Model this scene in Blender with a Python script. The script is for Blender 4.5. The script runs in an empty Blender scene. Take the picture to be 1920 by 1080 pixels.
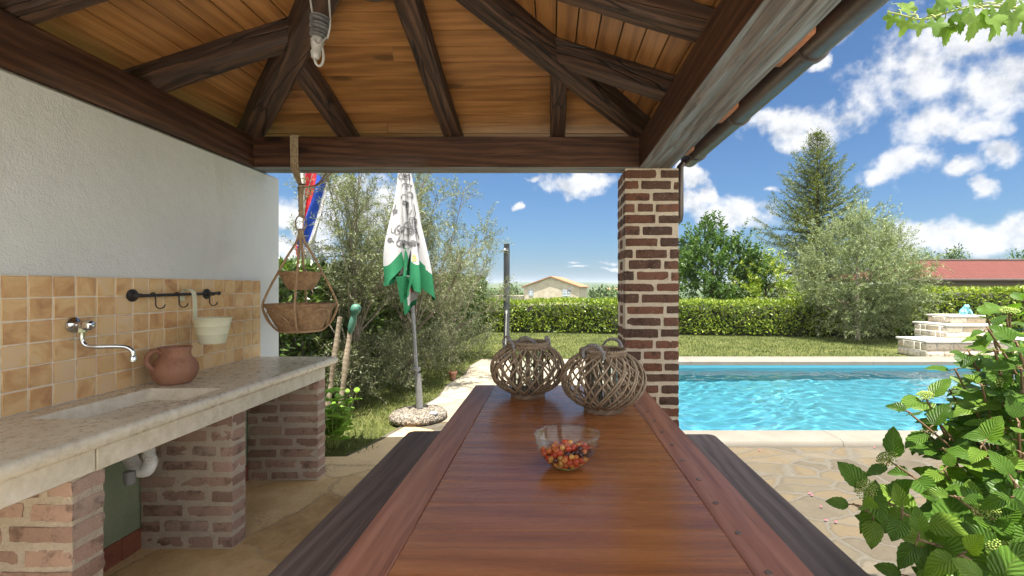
import bpy, bmesh, math, random
import numpy as np
from mathutils import Vector, Matrix, noise as mnoise
R = math.radians
random.seed(7)
rng = np.random.default_rng(7)
scene = bpy.context.scene
COL = scene.collection

# ------------------------------------------------------------------ camera, light, exposure
H, F, VX, VY = 1.45, 853.0, 1033.0, 538.0
cam = bpy.data.cameras.new("camera")
camera = bpy.data.objects.new("camera", cam)
COL.objects.link(camera)
camera.location = (0, 0, H)
camera.rotation_euler = (R(90), 0, 0)
cam.sensor_width = 36.0
cam.lens = F / 1920 * 36
cam.shift_x = -(VX - 960) / 1920
cam.shift_y = (VY - 540) / 1920
cam.clip_start, cam.clip_end = 0.02, 20000
scene.camera = camera

SUN_TO = Vector((0.0, 0.2, -0.93)).normalized()
SUN_EL = math.asin(-SUN_TO.z)
SUN_ROT = math.atan2(-SUN_TO.x, -SUN_TO.y) % (2 * math.pi)
sl = bpy.data.lights.new("sun", 'SUN')
sl.energy, sl.angle, sl.color = 4.8, R(0.5), (1.0, 0.94, 0.85)
sl.cycles.is_caustics_light = True
sun = bpy.data.objects.new("sun", sl)
COL.objects.link(sun)
sun.rotation_euler = SUN_TO.to_track_quat('-Z', 'Y').to_euler()
sun.location = (-20, -5, 25)

scene.view_settings.view_transform = 'Standard'
scene.view_settings.look = 'None'
scene.view_settings.gamma = 1.0
scene.view_settings.exposure = 1.6
scene.cycles.use_denoising = True
scene.cycles.max_bounces = 10
scene.cycles.diffuse_bounces = 6
scene.cycles.glossy_bounces = 4
scene.cycles.transmission_bounces = 8
scene.cycles.transparent_max_bounces = 12
scene.cycles.caustics_reflective = False
scene.cycles.caustics_refractive = True
scene.cycles.sample_clamp_indirect = 20.0

# ------------------------------------------------------------------ node helpers
def nd(nt, typ, ins=None, **props):
    n = nt.nodes.new(typ)
    for k, v in props.items():
        setattr(n, k, v)
    for k, v in (ins or {}).items():
        s = n.inputs[k]
        if isinstance(v, bpy.types.NodeSocket):
            nt.links.new(v, s)
        else:
            s.default_value = v
    return n
def c4(c): return (c[0], c[1], c[2], 1.0)
def math_(nt, op, a, b=0.0, clamp=False):
    return nd(nt, 'ShaderNodeMath', {0: a, 1: b}, operation=op, use_clamp=clamp).outputs[0]
def vmath(nt, op, a, b=(0, 0, 0)):
    return nd(nt, 'ShaderNodeVectorMath', {0: a, 1: b}, operation=op).outputs[0]
def noise_(nt, vec, scale, detail=5, rough=0.6, dist=0.0):
    return nd(nt, 'ShaderNodeTexNoise', {'Vector': vec, 'Scale': scale, 'Detail': detail, 'Roughness': rough, 'Distortion': dist}).outputs['Fac']
def noisec(nt, vec, scale, detail=3):
    return nd(nt, 'ShaderNodeTexNoise', {'Vector': vec, 'Scale': scale, 'Detail': detail}).outputs['Color']
def ramp(nt, fac, stops):
    n = nd(nt, 'ShaderNodeValToRGB', {'Fac': fac})
    cr = n.color_ramp
    while len(cr.elements) < len(stops):
        cr.elements.new(0.5)
    for e, (p, c) in zip(cr.elements, stops):
        e.position = p
        e.color = c4(c) if not isinstance(c, (int, float)) else (c, c, c, 1)
    return n.outputs['Color']
def mix(nt, fac, a, b, blend='MIX'):
    n = nd(nt, 'ShaderNodeMix', None, data_type='RGBA', blend_type=blend)
    for i, v in ((0, fac), (6, a), (7, b)):
        if isinstance(v, bpy.types.NodeSocket):
            nt.links.new(v, n.inputs[i])
        else:
            n.inputs[i].default_value = c4(v) if i else v
    return n.outputs[2]
def sstep(nt, v, a, b):
    return nd(nt, 'ShaderNodeMapRange', {'Value': v, 'From Min': a, 'From Max': b}, interpolation_type='SMOOTHSTEP', clamp=True).outputs['Result']
def bump_(nt, h, strength=0.5, dist=0.01, normal=None):
    ins = {'Height': h, 'Strength': strength, 'Distance': dist}
    if normal is not None:
        ins['Normal'] = normal
    return nd(nt, 'ShaderNodeBump', ins).outputs['Normal']
def newmat(name, color=(0.5, 0.5, 0.5), rough=0.6, metal=0.0, spec=0.5):
    m = bpy.data.materials.new(name)
    m.use_nodes = True
    nt = m.node_tree
    b = nt.nodes['Principled BSDF']
    if not isinstance(color, bpy.types.NodeSocket):
        b.inputs['Base Color'].default_value = c4(color)
    b.inputs['Roughness'].default_value = rough
    b.inputs['Metallic'].default_value = metal
    b.inputs['Specular IOR Level'].default_value = spec
    return m, nt, b
def objco(nt): return nd(nt, 'ShaderNodeTexCoord').outputs['Object']
def island(nt): return nd(nt, 'ShaderNodeNewGeometry').outputs['Random Per Island']
def scaled(nt, vec, s, loc=(0, 0, 0)):
    return nd(nt, 'ShaderNodeMapping', {'Vector': vec, 'Scale': s, 'Location': loc}).outputs[0]
def islandco(nt, k=23.0, extra=None):
    co = objco(nt)
    r = island(nt)
    v = nd(nt, 'ShaderNodeCombineXYZ', {0: math_(nt, 'MULTIPLY', r, k), 1: math_(nt, 'MULTIPLY', r, k * 1.7), 2: math_(nt, 'MULTIPLY', r, k * 0.6)}).outputs[0]
    co = vmath(nt, 'ADD', co, v)
    oi = nd(nt, 'ShaderNodeObjectInfo').outputs['Random']
    v2 = nd(nt, 'ShaderNodeCombineXYZ', {0: math_(nt, 'MULTIPLY', oi, 41.0), 1: math_(nt, 'MULTIPLY', oi, 17.0), 2: 0.0}).outputs[0]
    return vmath(nt, 'ADD', co, v2), r

def speckle(name, c1, c2, scale=8, rough=0.8, bump=0.3, bdist=0.004, c3=None, metal=0.0, spec=0.4, fine=60):
    m, nt, b = newmat(name, c1, rough, metal, spec)
    co = objco(nt)
    n1 = noise_(nt, co, scale, 6, 0.65)
    n2 = noise_(nt, co, fine, 4, 0.7)
    f = math_(nt, 'ADD', math_(nt, 'MULTIPLY', n1, 0.65), math_(nt, 'MULTIPLY', n2, 0.35))
    st = [(0.36, c1), (0.62, c2)] if c3 is None else [(0.34, c1), (0.5, c2), (0.66, c3)]
    nt.links.new(ramp(nt, f, st), b.inputs['Base Color'])
    if bump:
        nt.links.new(bump_(nt, f, bump, bdist), b.inputs['Normal'])
    return m

def wood(name, dark, mid, light, rough=0.55, knots=1.0, isl=0.5, coat=0.0, bump=0.4, grain=1.0, crack=0.0, weather=None, spec=0.4, pores=0.0):
    """grain runs along local X"""
    m, nt, b = newmat(name, mid, rough, 0, spec)
    co, r = islandco(nt)
    warp = noisec(nt, scaled(nt, co, (0.8, 3, 3)), 1.5)
    cw = vmath(nt, 'ADD', co, vmath(nt, 'MULTIPLY', vmath(nt, 'SUBTRACT', warp, (0.5, 0.5, 0.5)), (0.0, 0.05, 0.05)))
    big = noise_(nt, scaled(nt, cw, (0.9, 9, 9)), 1.4, 4, 0.55, 0.6)
    ring = nd(nt, 'ShaderNodeTexWave', {'Vector': scaled(nt, cw, (0.35, 7 * grain, 7 * grain)), 'Scale': 1.6, 'Distortion': 5.0, 'Detail': 3.0, 'Detail Scale': 1.2}, wave_type='BANDS', bands_direction='DIAGONAL').outputs['Fac']
    fine = noise_(nt, scaled(nt, cw, (4 * grain, 110 * grain, 110 * grain)), 1.0, 5, 0.7)
    f = math_(nt, 'ADD', math_(nt, 'MULTIPLY', big, 0.5), math_(nt, 'ADD', math_(nt, 'MULTIPLY', ring, 0.22), math_(nt, 'MULTIPLY', fine, 0.28)))
    f = math_(nt, 'ADD', f, math_(nt, 'MULTIPLY', math_(nt, 'SUBTRACT', r, 0.5), isl * 0.5))
    col = ramp(nt, f, [(0.24, dark), (0.5, mid), (0.76, light)])
    stv = noise_(nt, scaled(nt, cw, (2.4 * grain, 75 * grain, 75 * grain)), 1.0, 4, 0.65, 0.3)
    if pores:
        col = mix(nt, math_(nt, 'MULTIPLY', sstep(nt, stv, 0.5, 0.62), pores), col, tuple(x * 0.6 for x in dark))
    if knots:
        vo = nd(nt, 'ShaderNodeTexVoronoi', {'Vector': scaled(nt, cw, (1.7, 5.5, 5.5)), 'Scale': 1.0, 'Randomness': 1.0}, feature='F1').outputs['Distance']
        k = math_(nt, 'SUBTRACT', 1.0, sstep(nt, vo, 0.07, 0.17))
        kk = math_(nt, 'SUBTRACT', 1.0, sstep(nt, vo, 0.1, 0.34))
        col = mix(nt, math_(nt, 'MULTIPLY', kk, 0.45 * knots), col, tuple(x * 0.55 for x in mid))
        col = mix(nt, math_(nt, 'MULTIPLY', k, 0.8 * knots), col, tuple(x * 0.5 for x in dark))
    if weather is not None:
        wn = noise_(nt, scaled(nt, cw, (0.5, 11, 11)), 1.6, 6, 0.65, 0.6)
        col = mix(nt, sstep(nt, wn, 0.42, 0.62), col, weather)
    hgt = math_(nt, 'ADD', math_(nt, 'MULTIPLY', ring, 0.35), fine)
    if crack:
        ck = nd(nt, 'ShaderNodeTexVoronoi', {'Vector': scaled(nt, vmath(nt, 'ADD', cw, vmath(nt, 'MULTIPLY', warp, (0, 0.06, 0.06))), (0.55, 9, 9)), 'Scale': 1.3}, feature='DISTANCE_TO_EDGE').outputs['Distance']
        cm = math_(nt, 'SUBTRACT', 1.0, sstep(nt, ck, 0.0, 0.035))
        col = mix(nt, math_(nt, 'MULTIPLY', cm, crack), col, tuple(x * 0.25 for x in dark))
        hgt = math_(nt, 'SUBTRACT', hgt, math_(nt, 'MULTIPLY', cm, 1.5))
    nt.links.new(col, b.inputs['Base Color'])
    nt.links.new(bump_(nt, hgt, bump, 0.003), b.inputs['Normal'])
    nt.links.new(ramp(nt, fine, [(0.3, rough * 0.8), (0.7, min(1, rough * 1.25))]), b.inputs['Roughness'])
    if coat:
        b.inputs['Coat Weight'].default_value = coat
        b.inputs['Coat Roughness'].default_value = 0.2
    return m

def leafmat(name, c1, c2, c3=None, trans=0.35, rough=0.45, spec=0.4, clump=1.2, tcol=None):
    m, nt, b = newmat(name, c1, rough, 0, spec)
    r = island(nt)
    cl = noise_(nt, objco(nt), clump, 3, 0.6)
    f = math_(nt, 'ADD', math_(nt, 'MULTIPLY', r, 0.6), math_(nt, 'MULTIPLY', cl, 0.4))
    st = [(0.2, c1), (0.75, c2)] if c3 is None else [(0.15, c1), (0.5, c2), (0.85, c3)]
    col = ramp(nt, f, st)
    nt.links.new(col, b.inputs['Base Color'])
    tr = nd(nt, 'ShaderNodeBsdfTranslucent')
    nt.links.new(mix(nt, 1.0, col, tcol or (1.3, 1.35, 0.6), 'MULTIPLY'), tr.inputs['Color'])
    ms = nd(nt, 'ShaderNodeMixShader', {0: trans, 1: b.outputs[0], 2: tr.outputs[0]})
    nt.links.new(ms.outputs[0], nt.nodes['Material Output'].inputs['Surface'])
    return m

# ------------------------------------------------------------------ sky with cumulus clouds (by direction)
def sky_world():
    w = bpy.data.worlds.new("World"); scene.world = w; w.use_nodes = True
    nt = w.node_tree
    bg = nt.nodes['Background']
    sk = nd(nt, 'ShaderNodeTexSky', None, sky_type='NISHITA', sun_disc=False, sun_elevation=SUN_EL, sun_rotation=SUN_ROT, altitude=200.0, air_density=1.0, dust_density=2.0, ozone_density=2.2)
    STR = 0.055
    bg.inputs['Strength'].default_value = STR
    d = nd(nt, 'ShaderNodeTexCoord').outputs['Generated']
    d = vmath(nt, 'NORMALIZE', d)
    sp = nd(nt, 'ShaderNodeSeparateXYZ', {0: d})
    az = math_(nt, 'ARCTAN2', sp.outputs[0], sp.outputs[1])
    el = math_(nt, 'ARCSINE', sp.outputs[2])
    ae = nd(nt, 'ShaderNodeCombineXYZ', {0: az, 1: el, 2: 0.0}).outputs[0]
    wc = nd(nt, 'ShaderNodeTexNoise', {'Vector': d, 'Scale': 7.0, 'Detail': 5.0, 'Roughness': 0.6}).outputs['Color']
    aw = vmath(nt, 'ADD', ae, vmath(nt, 'MULTIPLY', vmath(nt, 'SUBTRACT', wc, (0.5, 0.5, 0.5)), (0.13, 0.09, 0)))
    # clouds: centre and half size in the photo's pixels
    cl = CLOUDS
    field = None
    for (px, py, rx, ry) in cl:
        a = math.atan2(px - 1033, 853); e = math.atan2(538 - py, math.hypot(853, px - 1033))
        k = math.cos(a)
        ra = rx / 853 * k * k * 1.22; re = ry / 853 * k * 1.22
        v = vmath(nt, 'MULTIPLY', vmath(nt, 'SUBTRACT', aw, (a, e, 0)), (1 / ra, 1 / re, 0))
        f = math_(nt, 'SUBTRACT', 1.0, nd(nt, 'ShaderNodeVectorMath', {0: v}, operation='LENGTH').outputs['Value'])
        field = f if field is None else math_(nt, 'SMOOTH_MAX', field, f)
        if field.node.operation == 'SMOOTH_MAX': field.node.inputs[2].default_value = 0.12
    n0 = noise_(nt, d, 9, 8, 0.58)
    nb = math_(nt, 'ABSOLUTE', math_(nt, 'SUBTRACT', noise_(nt, vmath(nt, 'ADD', d, (3.1, 1.7, 0.4)), 22, 3, 0.5), 0.5))
    n1 = math_(nt, 'ADD', n0, math_(nt, 'MULTIPLY', math_(nt, 'SUBTRACT', 0.08, nb), 0.5))
    n2 = noise_(nt, d, 3.0, 6, 0.6)
    # everywhere outside the photo's field the clouds come from noise alone
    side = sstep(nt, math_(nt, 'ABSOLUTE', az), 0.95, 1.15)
    hi = sstep(nt, el, 0.62, 0.8)
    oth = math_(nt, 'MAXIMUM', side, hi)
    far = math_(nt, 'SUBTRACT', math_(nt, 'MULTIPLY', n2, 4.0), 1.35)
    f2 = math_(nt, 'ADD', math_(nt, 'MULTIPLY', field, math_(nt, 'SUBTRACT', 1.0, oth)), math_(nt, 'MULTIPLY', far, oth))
    dens = math_(nt, 'ADD', f2, math_(nt, 'MULTIPLY', math_(nt, 'SUBTRACT', n1, 0.5), 3.0))
    cov = sstep(nt, dens, 0.0, 0.7)
    cov = math_(nt, 'MULTIPLY', cov, sstep(nt, el, -0.01, 0.03))
    # thicker parts and undersides are greyer
    up = vmath(nt, 'ADD', d, (0.008, 0.0, 0.022))
    n1u = noise_(nt, up, 9, 8, 0.58)
    sh = math_(nt, 'ADD', math_(nt, 'MULTIPLY', math_(nt, 'SUBTRACT', n1u, n0), 4.0), 0.4)
    ccol = mix(nt, sstep(nt, sh, 0.2, 1.0), tuple(x / STR for x in CLOUD_LIT), tuple(x / STR for x in CLOUD_DARK))
    # clouds beside and behind the camera, added as bright fill for the interior
    ccol = mix(nt, math_(nt, 'MULTIPLY', side, 1.0), ccol, tuple(x / STR for x in CLOUD_FILL))
    skyc = mix(nt, 1.0, sk.outputs[0], SKY_TINT, 'MULTIPLY')
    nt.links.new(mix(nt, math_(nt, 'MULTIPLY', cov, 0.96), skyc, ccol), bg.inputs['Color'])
SKY_TINT = (0.39, 0.64, 0.86)
CLOUD_LIT, CLOUD_DARK = (0.335, 0.337, 0.342), (0.205, 0.22, 0.245)
CLOUD_FILL = (0.78, 0.785, 0.785)  # unseen bright clouds, added to light the space under the roof
CLOUDS = [(1720, 125, 120, 85), (1800, 60, 120, 60), (1880, 140, 110, 60), (1750, 225, 130, 50), (1840, 250, 60, 22), (1490, 240, 105, 38), (1430, 235, 60, 20),
          (1690, 300, 75, 40), (1640, 330, 40, 18), (1800, 317, 55, 20), (1900, 295, 50, 28), (1838, 350, 32, 20), (1390, 400, 90, 34), (1290, 385, 40, 22), (1335, 365, 18, 18),
          (1790, 448, 120, 30), (1900, 440, 90, 32), (1700, 450, 60, 18), (1570, 60, 60, 12), (1545, 115, 22, 12), (1085, 347, 80, 18), (1005, 340, 24, 6), (1295, 330, 24, 20),
          (1070, 489, 18, 4), (1138, 491, 26, 4), (1150, 503, 30, 5), (1080, 500, 32, 4), (968, 390, 12, 5), (545, 400, 40, 34), (600, 430, 60, 60), (560, 470, 60, 30), (690, 400, 70, 60), (640, 350, 40, 30), (1460, 350, 26, 9)]
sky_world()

# ------------------------------------------------------------------ materials
M = {}
M['plank'] = wood('ceiling plank', (0.165, 0.07, 0.02), (0.265, 0.12, 0.037), (0.35, 0.17, 0.058), rough=0.42, knots=1.2, isl=0.6, bump=0.2, spec=0.4, pores=0.3)
M['timber'] = wood('dark rough timber', (0.016, 0.009, 0.006), (0.048, 0.024, 0.014), (0.115, 0.06, 0.035), rough=0.62, knots=0.7, isl=0.2, bump=1.0, crack=0.9, pores=0.6)
M['beam'] = wood('dark planed timber', (0.028, 0.012, 0.008), (0.07, 0.03, 0.017), (0.13, 0.06, 0.03), rough=0.5, knots=1.2, isl=0.2, bump=0.4, pores=0.6)
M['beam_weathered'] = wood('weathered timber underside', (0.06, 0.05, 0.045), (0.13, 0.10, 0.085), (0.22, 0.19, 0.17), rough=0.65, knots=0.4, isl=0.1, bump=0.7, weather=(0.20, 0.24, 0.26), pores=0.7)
M['tabletop'] = wood('polished table boards', (0.235, 0.078, 0.020), (0.325, 0.115, 0.031), (0.40, 0.155, 0.046), rough=0.27, knots=0.0, isl=0.13, coat=0.3, bump=0.15, grain=0.6, spec=0.35, pores=0.28)
M['table_side'] = wood('table side boards', (0.22, 0.08, 0.045), (0.32, 0.13, 0.075), (0.40, 0.18, 0.11), rough=0.4, knots=0.25, isl=0.1, coat=0.1, bump=0.3, grain=0.8, spec=0.3, pores=0.4)
M['bench'] = wood('dark bench wood', (0.10, 0.072, 0.064), (0.16, 0.118, 0.104), (0.22, 0.165, 0.146), rough=0.55, knots=0.3, isl=0.1, bump=0.4, grain=0.8, spec=0.2, pores=0.4)
M['stake'] = wood('weathered stake', (0.16, 0.12, 0.08), (0.30, 0.24, 0.17), (0.42, 0.35, 0.26), rough=0.85, knots=0.4, isl=0.3, bump=0.5)
M['slat'] = wood('lantern slat', (0.10, 0.068, 0.045), (0.2, 0.14, 0.095), (0.3, 0.22, 0.15), rough=0.7, knots=0.2, isl=0.4)

def plaster():
    m, nt, b = newmat('white plaster', (0.7, 0.69, 0.66), 0.9, 0, 0.2)
    co = objco(nt)
    n = noise_(nt, co, 120, 4, 0.6)
    big = noise_(nt, co, 1.3, 4, 0.6)
    nt.links.new(ramp(nt, big, [(0.3, (0.60, 0.625, 0.63)), (0.7, (0.68, 0.70, 0.705))]), b.inputs['Base Color'])
    st = noise_(nt, scaled(nt, co, (1, 1.2, 0.35)), 2.6, 6, 0.65, 0.5)
    col = mix(nt, math_(nt, 'MULTIPLY', sstep(nt, st, 0.5, 0.72), 0.22), ramp(nt, big, [(0.3, (0.60, 0.625, 0.63)), (0.7, (0.68, 0.70, 0.705))]), (0.42, 0.42, 0.39))
    nt.links.new(col, b.inputs['Base Color'])
    tw = noise_(nt, co, 14, 4, 0.55)
    nt.links.new(bump_(nt, math_(nt, 'ADD', n, math_(nt, 'MULTIPLY', tw, 1.6)), 0.6, 0.006), b.inputs['Normal'])
    return m
M['plaster'] = plaster()
M['green_paint'] = speckle('greyish green wall paint', (0.2, 0.25, 0.16), (0.29, 0.34, 0.23), 4, 0.75)
M['terracotta_tile'] = speckle('terracotta tile', (0.26, 0.10, 0.05), (0.40, 0.18, 0.09), 12, 0.8, 0.3)
M['skirting'] = speckle('red clay skirting', (0.18, 0.06, 0.035), (0.28, 0.10, 0.06), 12, 0.7, 0.3)

def splash():
    m, nt, b = newmat('ochre wall tile', (0.5, 0.3, 0.12), 0.42, 0, 0.4)
    co, r = islandco(nt, 11.0)
    n = noise_(nt, co, 9, 3, 0.5, 0.8)
    fine = noise_(nt, co, 90, 3, 0.7)
    f = math_(nt, 'ADD', math_(nt, 'MULTIPLY', n, 1.1), math_(nt, 'MULTIPLY', math_(nt, 'SUBTRACT', r, 0.5), 0.36))
    f = math_(nt, 'ADD', f, math_(nt, 'MULTIPLY', math_(nt, 'SUBTRACT', fine, 0.5), 0.18))
    f = math_(nt, 'ADD', f, -0.04)
    col = ramp(nt, f, [(0.12, (0.38, 0.19, 0.092)), (0.36, (0.58, 0.345, 0.16)), (0.6, (0.68, 0.475, 0.245)), (0.85, (0.67, 0.49, 0.32))])
    nt.links.new(col, b.inputs['Base Color'])
    nt.links.new(bump_(nt, noise_(nt, co, 25, 3, 0.5), 0.25, 0.006), b.inputs['Normal'])
    return m
M['splash'] = splash()
M['grout'] = speckle('pale grout', (0.66, 0.60, 0.5), (0.76, 0.7, 0.6), 30, 0.9)

def brickm(name, stops, rough=0.9):
    m, nt, b = newmat(name, (0.3, 0.12, 0.08), rough, 0, 0.2)
    co, r = islandco(nt, 9.0)
    n = noise_(nt, co, 14, 6, 0.7)
    fine = noise_(nt, co, 75, 4, 0.75)
    f = math_(nt, 'ADD', math_(nt, 'MULTIPLY', r, 0.7), math_(nt, 'MULTIPLY', n, 0.3))
    col = ramp(nt, f, stops)
    col = mix(nt, math_(nt, 'MULTIPLY', sstep(nt, n, 0.5, 0.66), 0.75), col, tuple(x * 0.45 for x in stops[0][1]))
    col = mix(nt, math_(nt, 'MULTIPLY', sstep(nt, fine, 0.56, 0.7), 0.55), col, (0.40, 0.33, 0.27))
    nt.links.new(col, b.inputs['Base Color'])
    nt.links.new(bump_(nt, math_(nt, 'ADD', n, math_(nt, 'MULTIPLY', fine, 0.6)), 0.9, 0.012), b.inputs['Normal'])
    return m
M['brick_red'] = brickm('old red brick', [(0.12, (0.075, 0.048, 0.038)), (0.36, (0.115, 0.064, 0.046)), (0.55, (0.155, 0.066, 0.042)), (0.74, (0.19, 0.088, 0.056)), (0.9, (0.10, 0.066, 0.052))])
M['brick_dusty'] = brickm('dusty brown brick', [(0.1, (0.24, 0.155, 0.12)), (0.4, (0.34, 0.225, 0.178)), (0.7, (0.42, 0.285, 0.225)), (0.92, (0.33, 0.275, 0.235))])
def mortarm(name, c1, c2):
    m, nt, b = newmat(name, c1, 0.95, 0, 0.15)
    co = objco(nt)
    n = noise_(nt, co, 22, 6, 0.75)
    f = noise_(nt, co, 130, 3, 0.7)
    nt.links.new(ramp(nt, math_(nt, 'ADD', math_(nt, 'MULTIPLY', n, .6), math_(nt, 'MULTIPLY', f, .4)), [(0.35, c1), (0.65, c2)]), b.inputs['Base Color'])
    nt.links.new(bump_(nt, math_(nt, 'ADD', n, f), 1.0, 0.012), b.inputs['Normal'])
    return m
M['mortar_pale'] = mortarm('pale lime mortar', (0.60, 0.51, 0.39), (0.78, 0.69, 0.56))
M['mortar_tan'] = mortarm('rough tan mortar', (0.45, 0.38, 0.305), (0.62, 0.54, 0.44))

def counterm():
    m, nt, b = newmat('polished beige limestone', (0.5, 0.44, 0.34), 0.28, 0, 0.5)
    co = objco(nt)
    n = noise_(nt, co, 7, 8, 0.7, 0.5)
    v = noise_(nt, scaled(nt, co, (1.2, 1, 1.2)), 26, 5, 0.7, 0.4)
    f = math_(nt, 'ADD', math_(nt, 'MULTIPLY', n, 0.5), math_(nt, 'MULTIPLY', v, 0.5))
    nt.links.new(ramp(nt, f, [(0.33, (0.50, 0.445, 0.345)), (0.5, (0.61, 0.56, 0.45)), (0.64, (0.70, 0.655, 0.55))]), b.inputs['Base Color'])
    nt.links.new(ramp(nt, v, [(0.35, 0.2), (0.65, 0.42)]), b.inputs['Roughness'])
    return m
M['limestone'] = counterm()
M['limestone_rough'] = speckle('matt limestone', (0.50, 0.445, 0.345), (0.62, 0.57, 0.46), 18, 0.75, 0.25, c3=(0.72, 0.67, 0.57))
M['coping'] = speckle('pool coping stone', (0.165, 0.148, 0.118), (0.205, 0.188, 0.157), 3, 0.7, 0.15, fine=90)
M['white_slab'] = speckle('pale slab stone', (0.40, 0.375, 0.33), (0.5, 0.48, 0.43), 5, 0.7, 0.15)
M['joint'] = speckle('dark joint', (0.2, 0.16, 0.11), (0.26, 0.2, 0.15), 20, 0.9)

def paving(name, scale, stones, mortar, edge=0.045, sc=(1, 1.25, 0), dirt=0.5, dirtcol=(0.10, 0.085, 0.06), bump=0.8):
    m, nt, b = newmat(name, stones[0][1], 0.8, 0, 0.3)
    co = objco(nt)
    w = vmath(nt, 'ADD', co, vmath(nt, 'MULTIPLY', vmath(nt, 'SUBTRACT', noisec(nt, co, 1.6, 4), (0.5, 0.5, 0.5)), (0.5, 0.4, 0)))
    sc = scaled(nt, w, sc)
    ed = nd(nt, 'ShaderNodeTexVoronoi', {'Vector': sc, 'Scale': scale}, feature='DISTANCE_TO_EDGE').outputs['Distance']
    ce = nd(nt, 'ShaderNodeTexVoronoi', {'Vector': sc, 'Scale': scale}, feature='F1').outputs['Color']
    cell = nd(nt, 'ShaderNodeSeparateColor', {0: ce}).outputs[0]
    n = noise_(nt, co, 5, 7, 0.7, 0.4)
    fine = noise_(nt, co, 45, 5, 0.75)
    ef = math_(nt, 'ADD', ed, math_(nt, 'MULTIPLY', math_(nt, 'SUBTRACT', fine, 0.5), 0.11))
    mo = math_(nt, 'SUBTRACT', 1.0, sstep(nt, ef, edge * 0.5, edge * 1.4))
    f = math_(nt, 'ADD', math_(nt, 'MULTIPLY', cell, 0.45), math_(nt, 'MULTIPLY', n, 0.55))
    col = ramp(nt, f, stones)
    col = mix(nt, math_(nt, 'MULTIPLY', sstep(nt, fine, 0.5, 0.75), 0.35), col, tuple(x * 0.6 for x in stones[0][1]))
    col = mix(nt, mo, col, mortar)
    d1 = noise_(nt, co, 2.3, 4, 0.6)
    d2 = noise_(nt, co, 60, 3, 0.6)
    dm = math_(nt, 'MULTIPLY', sstep(nt, d1, 0.5, 0.68), sstep(nt, d2, 0.54, 0.62))
    col = mix(nt, math_(nt, 'MULTIPLY', dm, dirt), col, dirtcol)
    nt.links.new(col, b.inputs['Base Color'])
    h = math_(nt, 'ADD', math_(nt, 'MULTIPLY', sstep(nt, ef, 0.0, edge * 2), 0.7), math_(nt, 'ADD', math_(nt, 'MULTIPLY', n, 0.8), math_(nt, 'MULTIPLY', fine, 0.35)))
    nt.links.new(bump_(nt, h, bump, 0.012), b.inputs['Normal'])
    return m
M['patio'] = paving('crazy paving stone', 3.7, [(0.2, (0.068, 0.055, 0.037)), (0.42, (0.1, 0.084, 0.058)), (0.58, (0.118, 0.09, 0.052)), (0.78, (0.128, 0.111, 0.083))], (0.112, 0.1, 0.079), edge=0.05, dirt=1.0, sc=(0.8, 1.5, 0))
M['path'] = paving('pale slab path', 1.15, [(0.25, (0.26, 0.225, 0.165)), (0.45, (0.33, 0.295, 0.23)), (0.6, (0.36, 0.30, 0.21)), (0.75, (0.40, 0.365, 0.30))], (0.25, 0.22, 0.17), edge=0.03, dirt=0.7)
M['reflector'] = paving('white limestone terrace', 2.0, [(0.25, (0.68, 0.63, 0.54)), (0.5, (0.76, 0.72, 0.64)), (0.75, (0.82, 0.79, 0.72))], (0.7, 0.66, 0.58), edge=0.03, dirt=0.1)  # very pale ground, added out of view to bounce sunlight into the pavilion
M['floor'] = paving('ochre stone floor', 1.3, [(0.25, (0.40, 0.25, 0.11)), (0.42, (0.60, 0.41, 0.20)), (0.58, (0.72, 0.54, 0.30)), (0.78, (0.63, 0.47, 0.28))], (0.5, 0.37, 0.21), edge=0.008, dirt=0.55, bump=0.5)
M['stoneblock'] = brickm('pale stone block', [(0.1, (0.42, 0.34, 0.23)), (0.4, (0.56, 0.47, 0.35)), (0.7, (0.64, 0.57, 0.46)), (0.92, (0.48, 0.41, 0.31))])
M['stone_mortar'] = mortarm('white stone mortar', (0.6, 0.57, 0.5), (0.74, 0.71, 0.64))

def groundm():
    m, nt, b = newmat('lawn and far countryside', (0.1, 0.12, 0.03), 0.95, 0, 0.1)
    co = objco(nt)
    n = noise_(nt, co, 1.2, 6, 0.65)
    fine = noise_(nt, co, 40, 4, 0.7)
    near = ramp(nt, math_(nt, 'ADD', math_(nt, 'MULTIPLY', n, .55), math_(nt, 'MULTIPLY', fine, .45)), [(0.35, (0.055, 0.068, 0.02)), (0.5, (0.095, 0.108, 0.032)), (0.65, (0.145, 0.148, 0.052))])
    fw = noise_(nt, co, 0.012, 6, 0.7)
    far = ramp(nt, fw, [(0.38, (0.035, 0.06, 0.02)), (0.52, (0.06, 0.09, 0.03)), (0.6, (0.11, 0.13, 0.05)), (0.68, (0.25, 0.22, 0.13))])
    y = nd(nt, 'ShaderNodeSeparateXYZ', {0: co}).outputs[1]
    nt.links.new(mix(nt, sstep(nt, y, 30, 120), near, far), b.inputs['Base Color'])
    nt.links.new(bump_(nt, fine, 0.7, 0.03), b.inputs['Normal'])
    return m
M['ground'] = groundm()
M['grass'] = leafmat('grass blades', (0.043, 0.076, 0.016), (0.088, 0.12, 0.03), (0.155, 0.172, 0.055), trans=0.3, rough=0.6, clump=1.1)
M['grass_bed'] = leafmat('dry bed grass', (0.07, 0.105, 0.024), (0.14, 0.17, 0.045), (0.27, 0.27, 0.105), trans=0.3, rough=0.6, clump=1.5)
M['laurel'] = leafmat('laurel leaves', (0.085, 0.145, 0.018), (0.19, 0.27, 0.035), (0.38, 0.43, 0.08), trans=0.35, rough=0.32, spec=0.5, clump=1.6)
M['laurel_dark'] = leafmat('laurel leaves dark', (0.035, 0.065, 0.016), (0.08, 0.135, 0.03), (0.16, 0.22, 0.05), trans=0.28, rough=0.32, spec=0.5, clump=1.6)
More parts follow.
